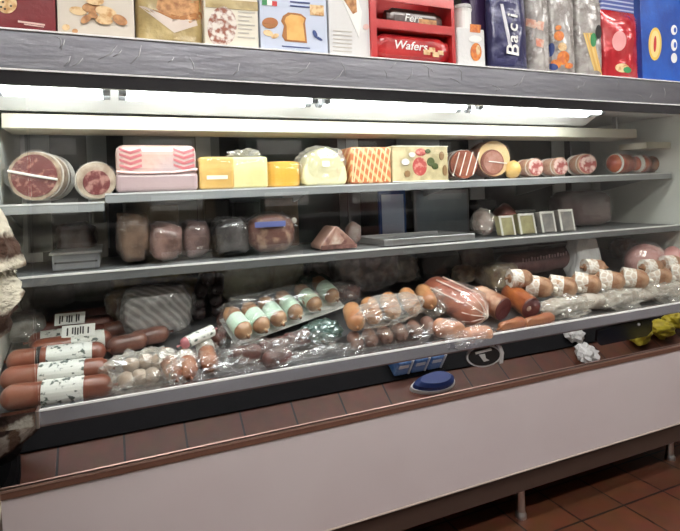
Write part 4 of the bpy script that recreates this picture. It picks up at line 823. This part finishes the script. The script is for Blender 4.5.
BKI = (('yellow gold packets', 'gold pack under the lower shelf behind the clear pack', 150, 292, 60, 44, M('gold film pack', (.40, .30, .13), .35, c2=(.22, .17, .10), scale=26, coat=.5)), ('', 'grey striped reflection stand-in behind the short brown sausages', 158, 326, 56, 40, M('grey striped reflection stand-in', (.24, .23, .23), .35, c2=(.40, .39, .38), scale=22, tex='wave', lo=.2, hi=.9, coat=.5)),  # striped one carries a hazy glass reflection as shape and colour bands
       ('', 'pale olive pack under the lower shelf left of the mint-banded sausages', 245, 291, 52, 36, M('pale olive pack', (.40, .38, .26), .4, c2=(.28, .26, .19), scale=14, coat=.4)), ('', 'pale olive pack under the lower shelf behind the mint-banded sausages', 282, 285, 40, 30, M('pale olive pack', (.40, .38, .26))),
       ('', 'dark grey bumpy pack behind the milky wrapped sausages', 368, 284, 60, 42, M('dark grey bumpy pack', (.10, .09, .09), .3, c2=(.26, .23, .24), scale=30, lo=.45, hi=.7, coat=.6, bump=.5)), ('', 'black wrapped pack behind the mortadella log', 442, 274, 40, 26, M('black pack', (.02, .02, .022), .25, coat=.6)),
       ('', 'dark brown pack under the lower shelf right of the black pack', 478, 270, 34, 26, M('dark brown pack', (.12, .075, .06), .35, c2=(.2, .14, .11), scale=18, coat=.5)), ('', 'dull green grey pack at the left under the lower shelf', 95, 292, 50, 34, M('green grey pack', (.17, .19, .17), .4, c2=(.24, .25, .22), scale=14, coat=.4)),
       ('', 'grey pack under the left end of the lower shelf', 45, 300, 46, 30, M('dull grey pack', (.20, .20, .19), .4, c2=(.28, .28, .27), scale=8, coat=.4)), ('', 'brown mottled pack beside the mortadella under the lower shelf', 505, 283, 30, 22, M('mottled pack', (.25, .17, .12), .4, c2=(.42, .34, .22), scale=26, coat=.5)))
for i, (_, lb_, px, py, wpx, hpx, mt) in enumerate(BKI):
    q = dk(px, py, .045); dist = (q - CAM).dot(FW); w = wpx * dist / F / 2 * 1.2; h = hpx * dist / F / 2 * 1.25
    Yb = min(q.y + .03, .58); t = thing('vacuum_pack', lb_, 'vacuum pack', (q.x, Yb, deck(Yb)))
    bm = BM(); blob(bm, (0, 0, h + .006), (w, .05, h), 60 + i, .12, sub=4, power=.6); obj('pack', bm, mt, t, smooth=True)
    if i not in (5,): film(t, (0, 0, h + .008), (w * 1.05, .056, h * 1.06), FILM, seed=160 + i, amp=.2, power=.65)

for i, (px, py, w, h, Yb, c1, c2, lb_) in enumerate((
    (20, 300, .06, .040, .36, (.30, .30, .28), (.20, .20, .19), 'pale grey pack at the far left of the deck behind the dark salamis'),
    (122, 300, .05, .045, .42, (.16, .08, .05), (.32, .22, .12), 'brown flecked pack under the lower shelf left of the gold pack'),
    (188, 286, .045, .05, .44, (.36, .28, .12), (.16, .10, .05), 'gold flecked pack under the lower shelf right of the larger gold pack'),
    (215, 270, .05, .05, .52, (.26, .26, .20), (.16, .15, .11), 'olive grey pack at the back above the black sausages'),
    (262, 268, .05, .045, .54, (.42, .40, .28), (.26, .24, .15), 'pale yellow pack at the back under the lower shelf'),
    (322, 268, .055, .045, .52, (.16, .13, .12), (.40, .36, .33), 'grey marbled pack at the back behind the teal pack'),
    (345, 292, .05, .035, .36, (.12, .05, .05), (.26, .15, .13), 'dark red pack just behind the tan sausages'),
    (402, 277, .06, .05, .46, (.16, .14, .13), (.34, .30, .22), 'dark mottled pack beside the black pack under the lower shelf'),
    (462, 284, .05, .035, .40, (.20, .12, .07), (.40, .30, .18), 'mottled brown pack behind the tip of the mortadella'),
    (487, 285, .045, .04, .36, (.42, .36, .28), (.20, .12, .08), 'pale beige pack before the long maroon salami'),
    (545, 273, .07, .04, .46, (.10, .05, .045), (.28, .20, .17), 'dark brown pack under the long maroon salami'),
    (625, 268, .06, .05, .44, (.16, .07, .06), (.30, .16, .14), 'dark red pack between the white reflection shape and the pink ham'))):
    X = at(px, py, Yb).x; t = thing('vacuum_pack', lb_, 'vacuum pack', (X, Yb, deck(Yb))); bm = BM(); blob(bm, (0, 0, h + .012), (w, .045, h), 200 + i, .16, sub=4, power=.65, freq=2.6)
    obj('pack', bm, M('pack print %s' % 'abcdefghijkl'[i], c1, .3, c2=c2, scale=22, lo=.4, hi=.65, coat=.6, bump=.4, bscale=26), t, smooth=True); film(t, (0, 0, h + .014), (w * 1.06, .05, h * 1.07), FILM, seed=220 + i, amp=.25, power=.65)

# ------------------------------------------------------------------ things on the floor that the polished strip mirrors
t = thing('floor_mat', 'black rubber mat on the tiles in front of the display case', 'mat', (1.2, -.392 - .35, 0)); boxo('mat', -1.75, 2.6, -.35, .35, .0005, .010, BLACK, t, bevel=.003)
BLUEP = M('blue film pack', (.05, .17, .45), .3, c2=(.22, .36, .62), scale=30, coat=.5)
for i in range(3):
    x = 1.195 + .088 * i; q = thing('water_pack', ['left', 'middle', 'right'][i] + ' blue pack of the three standing on the black mat', 'pack', (x, -.46, .010), 'blue packs on the black mat')
    boxo('pack', -.036, .036, -.05, .05, 0, .09, BLUEP, q, bevel=.008); boxo('white_side', .036, .046, -.05, .05, 0, .092, WP, q, bevel=.003); boxo('print', -.026, .024, .050, .0515, .05, .07, WP, q)
t = thing('canvas_shoe', 'navy blue canvas shoe with white sole on the tiles', 'shoe', (1.325, -.335, 0))
def shoe(root, L, up, sole):
    for nm, zz, k, mt in (('sole', (0, .010, .020), 1.0, sole), ('upper', (.020, .040, .058), .93, up)):
        bm = BM(); rings = []
        for j, z in enumerate(zz):
            kk = k * ((1, 1, .98) if nm == 'sole' else (1, .95, .72))[j]
            rings.append([bm.verts.new((math.cos(R(a)) * L / 2 * kk, math.sin(R(a)) * L * .19 * kk * (1 + .18 * math.cos(R(a))), z)) for a in range(0, 360, 12)])
        for j in range(2):
            for i in range(30): bm.faces.new((rings[j][i], rings[j][(i + 1) % 30], rings[j + 1][(i + 1) % 30], rings[j + 1][i]))
        bm.faces.new(rings[0]); bm.faces.new(rings[2]); obj(nm, bm, mt, root, smooth=False)
shoe(t, .235, NAVY, WP)
for i, (x, y, s, lb_) in enumerate(((2.27, -.44, .05, 'small crumpled white paper on the mat edge'), (2.24, -.31, .055, 'crumpled white receipt on the tiles in front of the case'))):
    q = thing('crumpled_paper', lb_, 'paper', (x, y, .010 if i == 0 else 0)); bm = BM(); blob(bm, (0, 0, s * .8), (s, s, s * .75), i + 3, .5, sub=3, freq=3); obj('paper', bm, PAPER, q)
YEL = M('yellow plastic bag', (.70, .58, .06), .35, c2=(.45, .36, .03), scale=12, bump=.5)
for i, (x, y) in enumerate(((2.68, -.35), (2.86, -.36), (3.02, -.40))):
    q = thing('yellow_bag', ['nearest', 'middle', 'farthest'][i] + ' small yellow plastic bag on the floor by the right end of the case', 'bag', (x, y, 0 if i < 1 else 0.010), 'yellow bags on the floor'); bm = BM(); blob(bm, (0, 0, .048), (.08, .05, .045), i + 13, .4, sub=3); obj('bag', bm, YEL, q)

# ------------------------------------------------------------------ opposite shelving, seen only as reflections
gon = thing('shop_shelving', 'long dark shop shelving unit along the wall across the aisle', 'shelving', (1.0, -3.3, 0))
boxo('back_board', -2.6, 2.8, -.22, -.18, 0, 2.1, M('shelving back', (.12, .12, .12), .6), gon)
for z in (.14, .6, 1.05, 1.5, 1.95): boxo('shelf', -2.6, 2.8, -.18, .28, z - .03, z, M('shelving grey', (.3, .3, .31), .5), gon)
cols = [(.16, .08, .07), (.22, .20, .17), (.08, .11, .2), (.25, .24, .22), (.18, .14, .09), (.10, .13, .11)]
for z in (.6, 1.05, 1.5):
    for i in range(6):
        x = -1.2 + i * .85 + random.uniform(-.1, .1); mt = M('grocery card %d' % (i % 6), cols[(i + int(z * 4)) % 6], .5)
        q = thing('grocery_carton', 'grocery carton on the shelving across the aisle', 'carton', (x, -3.2, z + .002), 'grocery cartons across the aisle'); boxo('carton', -.3, .3, -.1, .15, 0, .30, mt, q, bevel=.004); boxo('label', -.2, .2, .150, .152, .08, .2, PAPER, q)

# ------------------------------------------------------------------ shopper in a shaggy plaid coat at the left edge
def plaid():
    mt = bpy.data.materials.new('shaggy plaid'); mt.use_nodes = True; N, L = mt.node_tree.nodes, mt.node_tree.links; b = N['Principled BSDF']; b.inputs['Roughness'].default_value = .95
    tc = N.new('ShaderNodeTexCoord'); nz = N.new('ShaderNodeTexNoise'); nz.inputs['Scale'].default_value = 55; nz.inputs['Detail'].default_value = 5
    va = N.new('ShaderNodeVectorMath'); va.operation = 'SCALE'; va.inputs['Scale'].default_value = .022; L.new(tc.outputs['Object'], nz.inputs['Vector']); L.new(nz.outputs['Color'], va.inputs[0])
    ad = N.new('ShaderNodeVectorMath'); ad.operation = 'ADD'; L.new(tc.outputs['Object'], ad.inputs[0]); L.new(va.outputs[0], ad.inputs[1])
    cols = []
    for ax, sc, lo in (('X', 4.2, .66), ('Z', 2.6, .64)):
        w = N.new('ShaderNodeTexWave'); w.bands_direction = ax; w.inputs['Scale'].default_value = sc; L.new(ad.outputs[0], w.inputs['Vector'])
        r = N.new('ShaderNodeValToRGB'); r.color_ramp.elements[0].position = lo; r.color_ramp.elements[0].color = (.90, .87, .78, 1); r.color_ramp.elements[1].position = lo + .22; r.color_ramp.elements[1].color = (.10, .055, .04, 1) if ax == 'Z' else (.30, .20, .14, 1)
        L.new(w.outputs['Fac'], r.inputs['Fac']); cols.append(r)
    mx = N.new('ShaderNodeMix'); mx.data_type = 'RGBA'; mx.blend_type = 'MULTIPLY'; mx.inputs[0].default_value = 1; L.new(cols[0].outputs[0], mx.inputs[6]); L.new(cols[1].outputs[0], mx.inputs[7])
    m2 = N.new('ShaderNodeMix'); m2.data_type = 'RGBA'; m2.blend_type = 'MULTIPLY'; m2.inputs[0].default_value = .25; L.new(mx.outputs[2], m2.inputs[6]); L.new(nz.outputs['Fac'], m2.inputs[7]); L.new(m2.outputs[2], b.inputs['Base Color'])
    bp = N.new('ShaderNodeBump'); bp.inputs['Strength'].default_value = .9; bp.inputs['Distance'].default_value = .012; L.new(nz.outputs['Fac'], bp.inputs['Height']); L.new(bp.outputs[0], b.inputs['Normal']); return mt
PLAID = plaid()
SKIN = M('skin', (.62, .38, .28), .5); HAIR = M('dark hair', (.05, .03, .02), .5, c2=(.09, .06, .04), scale=60); TROU = M('black trousers', (.012, .012, .014), .8)
per = thing('person', 'person in a shaggy white and brown plaid coat bending an arm at the left edge', 'person', (-.45, -.36, 0))
# one continuous skinned body: joints, edges, radii
J = dict(pel=(0, -.02, .84), bel=(0, -.01, 1.0), che=(0, 0, 1.18), nk=(0, .0, 1.34), nk2=(0, .02, 1.40), hd=(0, .03, 1.47), hd2=(0, .035, 1.55),
         sr=(.155, 0, 1.29), er=(.235, -.02, 1.05), wr=(.10, .17, 1.02), sl=(-.155, 0, 1.29), el=(-.22, -.03, 1.05), wl=(-.19, .08, .84),
         hr=(.085, -.02, .80), kr=(.09, .01, .45), ar=(.09, -.02, .09), tr=(.10, .05, .045), hl=(-.085, -.02, .80), kl=(-.09, .01, .45), al=(-.09, -.02, .09), tl=(-.10, .05, .045))
RAD = dict(pel=.135, bel=.12, che=.135, nk=.055, nk2=.05, hd=.078, hd2=.07, sr=.06, er=.042, wr=.026, sl=.06, el=.042, wl=.026, hr=.085, kr=.055, ar=.036, tr=.03, hl=.085, kl=.055, al=.036, tl=.03)
E = [('pel', 'bel'), ('bel', 'che'), ('che', 'nk'), ('nk', 'nk2'), ('nk2', 'hd'), ('hd', 'hd2'), ('che', 'sr'), ('sr', 'er'), ('er', 'wr'), ('che', 'sl'), ('sl', 'el'), ('el', 'wl'), ('pel', 'hr'), ('hr', 'kr'), ('kr', 'ar'), ('ar', 'tr'), ('pel', 'hl'), ('hl', 'kl'), ('kl', 'al'), ('al', 'tl')]
def hand(w, d, s):
    d = Vector(d).normalized(); side = d.cross(Vector((0, 0, 1))).normalized() * s; J_ = {}
    J['p' + w] = tuple(Vector(J[w]) + d * .055); RAD['p' + w] = .030; E.append((w, 'p' + w))
    for k, (o, L, r) in enumerate(((.027, .066, .0088), (.010, .075, .009), (-.009, .070, .0088), (-.026, .055, .008))):
        b0 = Vector(J['p' + w]) + d * .022 + side * o; b1 = b0 + d * L * .5 + Vector((0, 0, -.006)); b2 = b1 + d * L * .4 + Vector((0, 0, -.022))
        for n_, q in (('a', b0), ('b', b1), ('c', b2)): J['%s%d%s' % (w, k, n_)] = tuple(q); RAD['%s%d%s' % (w, k, n_)] = r
        E.extend([('p' + w, '%s%da' % (w, k)), ('%s%da' % (w, k), '%s%db' % (w, k)), ('%s%db' % (w, k), '%s%dc' % (w, k))])
    t0 = Vector(J[w]) + d * .03 + side * .032; t1 = t0 + d * .035 + side * .018; t2 = t1 + d * .025
    for n_, q in (('x', t0), ('y', t1), ('z', t2)): J[w + n_] = tuple(q); RAD[w + n_] = .010
    E.extend([('p' + w, w + 'x'), (w + 'x', w + 'y'), (w + 'y', w + 'z')])
hand('wr', (-.4, .9, 0), -1); hand('wl', (.05, .3, -1), 1)
names = list(J); me = bpy.data.meshes.new('body'); me.from_pydata([J[n] for n in names], [(names.index(a), names.index(b)) for a, b in E], []); body = bpy.data.objects.new('body', me); C.objects.link(body); body.parent = per; me.materials.append(SKIN)
sk = body.modifiers.new('skin', 'SKIN'); sk.use_smooth_shade = True
for i, n in enumerate(names): me.skin_vertices[0].data[i].radius = (RAD[n], RAD[n]); me.skin_vertices[0].data[i].use_root = (n == 'pel')
body.modifiers.new('subdiv', 'SUBSURF').levels = 1; body.modifiers['subdiv'].render_levels = 1
# face and hair
hc = Vector((0, .035, 1.51)); bm = BM(); blob(bm, hc + Vector((0, -.012, .02)), (.092, .105, .115), 1, .03, sub=4)
bmesh.ops.delete(bm, geom=[v for v in bm.verts if v.co.y > .075 and v.co.z < 1.575], context='VERTS'); bm2 = bm; o = obj('hair', bm2, HAIR, per, smooth=True); o.modifiers.new('thick', 'SOLIDIFY').thickness = .01
for s in (-1, 1):
    bm = BM(); blob(bm, (.031 * s, .105, 1.515), (.012, .008, .008), 1, 0, sub=2); obj('eye', bm, M('eye white', (.8, .8, .78), .2), per, smooth=True)
    bm = BM(); blob(bm, (.080 * s, .03, 1.505), (.012, .02, .03), 1, 0, sub=2); obj('ear', bm, SKIN, per, smooth=True)
bm = BM(); blob(bm, (0, .118, 1.49), (.013, .018, .022), 1, 0, sub=2); obj('nose', bm, SKIN, per, smooth=True)
bm = BM(); blob(bm, (0, .105, 1.455), (.022, .008, .006), 1, 0, sub=2); obj('mouth', bm, M('lips', (.50, .20, .18), .4), per, smooth=True)
# coat: torso and sleeves
bm = BM(); prof = [(.30, .255, .20), (.45, .258, .20), (.60, .262, .20), (.74, .258, .195), (.88, .232, .18), (1.02, .215, .17), (1.15, .215, .165), (1.26, .205, .15), (1.31, .165, .13), (1.345, .09, .09), (1.37, .075, .08)]
rings = [[bm.verts.new((rx_ * math.cos(R(a)) * (1 + .03 * math.sin(R(a * 5))), ry_ * math.sin(R(a)) * (1 + .03 * math.cos(R(a * 7))), z)) for a in range(0, 360, 8)] for z, rx_, ry_ in prof]
for i in range(len(rings) - 1):
    for k in range(45): bm.faces.new((rings[i][k], rings[i][(k + 1) % 45], rings[i + 1][(k + 1) % 45], rings[i + 1][k]))
def sleeve(P, rr): 
    q, r = [], []
    for i in range(len(P) - 1):
        for k in range(7): u = k / 7; q.append(Vector(P[i]).lerp(Vector(P[i + 1]), u)); r.append(rr[i] + (rr[i + 1] - rr[i]) * u)
    q.append(Vector(P[-1])); r.append(rr[-1]); tube(bm, q, r, 22, wob=.25, cap=False)
sleeve([(.13, 0, 1.27), (.20, -.01, 1.17), (.235, -.02, 1.06), (.20, .06, 1.02), (.125, .14, 1.02)], [.085, .088, .080, .072, .062]); sleeve([(-.13, 0, 1.27), (-.20, -.02, 1.16), (-.225, -.03, 1.05), (-.20, .05, .90)], [.085, .08, .075, .06])
bmesh.ops.subdivide_edges(bm, edges=bm.edges, cuts=1, use_grid_fill=True)
for v in bm.verts: v.co += v.co.normalized() * .0 + Vector((noise.noise(v.co * 45), noise.noise(v.co * 45 + Vector((9, 0, 0))), 0)) * .007
o = obj('coat', bm, PLAID, per, smooth=True); o.modifiers.new('thick', 'SOLIDIFY').thickness = .012
o['label'] = 'shaggy white and brown plaid coat'
for s in (-1, 1):
    bm = BM(); tube(bm, [(.085 * s, -.02, .86), (.09 * s, 0, .45), (.09 * s, -.02, .08)], [.11, .085, .07], 18); obj('trouser_leg', bm, TROU, per, smooth=True)
    q = bpy.data.objects.new('shoe', None); C.objects.link(q); q.parent = per; q.location = (.09 * s, .03, 0); q.rotation_euler = (0, 0, R(90)); shoe(q, .31, BLACK, BLACK); q.scale = (1, 1, 1.4)

# goods rest on the shelf or deck below them: soft wraps flatten where they touch it
for t in [o for o in C.objects if o.parent is None and 'category' in o and -.3 < o.location.x < 2.4 and .02 < o.location.y < .66 and SHU - .01 < o.location.z < 1.45]:
    t.location.z += shelf_z(t.location.x - (.04 if t.location.x < .05 else 0)) - SHU
bpy.context.view_layer.update()
for t in [o for o in C.objects if o.parent is None and 'category' in o and o.name != 'display_case' and -.3 < o.location.x < 2.4 and .02 < o.location.y < .66 and .68 < o.location.z < 1.45]:
    for ch in t.children_recursive:
        if ch.type != 'MESH': continue
        mw = ch.matrix_world; inv = mw.inverted(); z0 = t.location.z
        for v in ch.data.vertices:
            p = mw @ v.co; q = p.copy()
            fl = (shelf_z(t.location.x - (.04 if t.location.x < .05 else 0)) + .002) if z0 > 1.19 else (SHL + .003) if z0 > SHL - .05 else deck(p.y) - .005
            q.z = max(q.z, fl); q.x = min(max(q.x, XL + .004), XR - .004); q.y = min(max(q.y, .026), .64)
            if z0 < SHL - .05 and q.y > .17: q.z = min(q.z, SHL - .030)
            if q != p: v.co = inv @ q

# ------------------------------------------------------------------ light and view
w = bpy.data.worlds.new('shop air'); SC.world = w; w.use_nodes = True; w.node_tree.nodes['Background'].inputs[0].default_value = (.9, .93, 1, 1); w.node_tree.nodes['Background'].inputs[1].default_value = .05
SC.cycles.transparent_max_bounces = 40; SC.cycles.max_bounces = 10
SC.view_settings.view_transform = 'Standard'; SC.view_settings.look = 'None'; SC.view_settings.gamma = 1; SC.view_settings.use_curve_mapping = False
SC.view_settings.exposure = 0.06
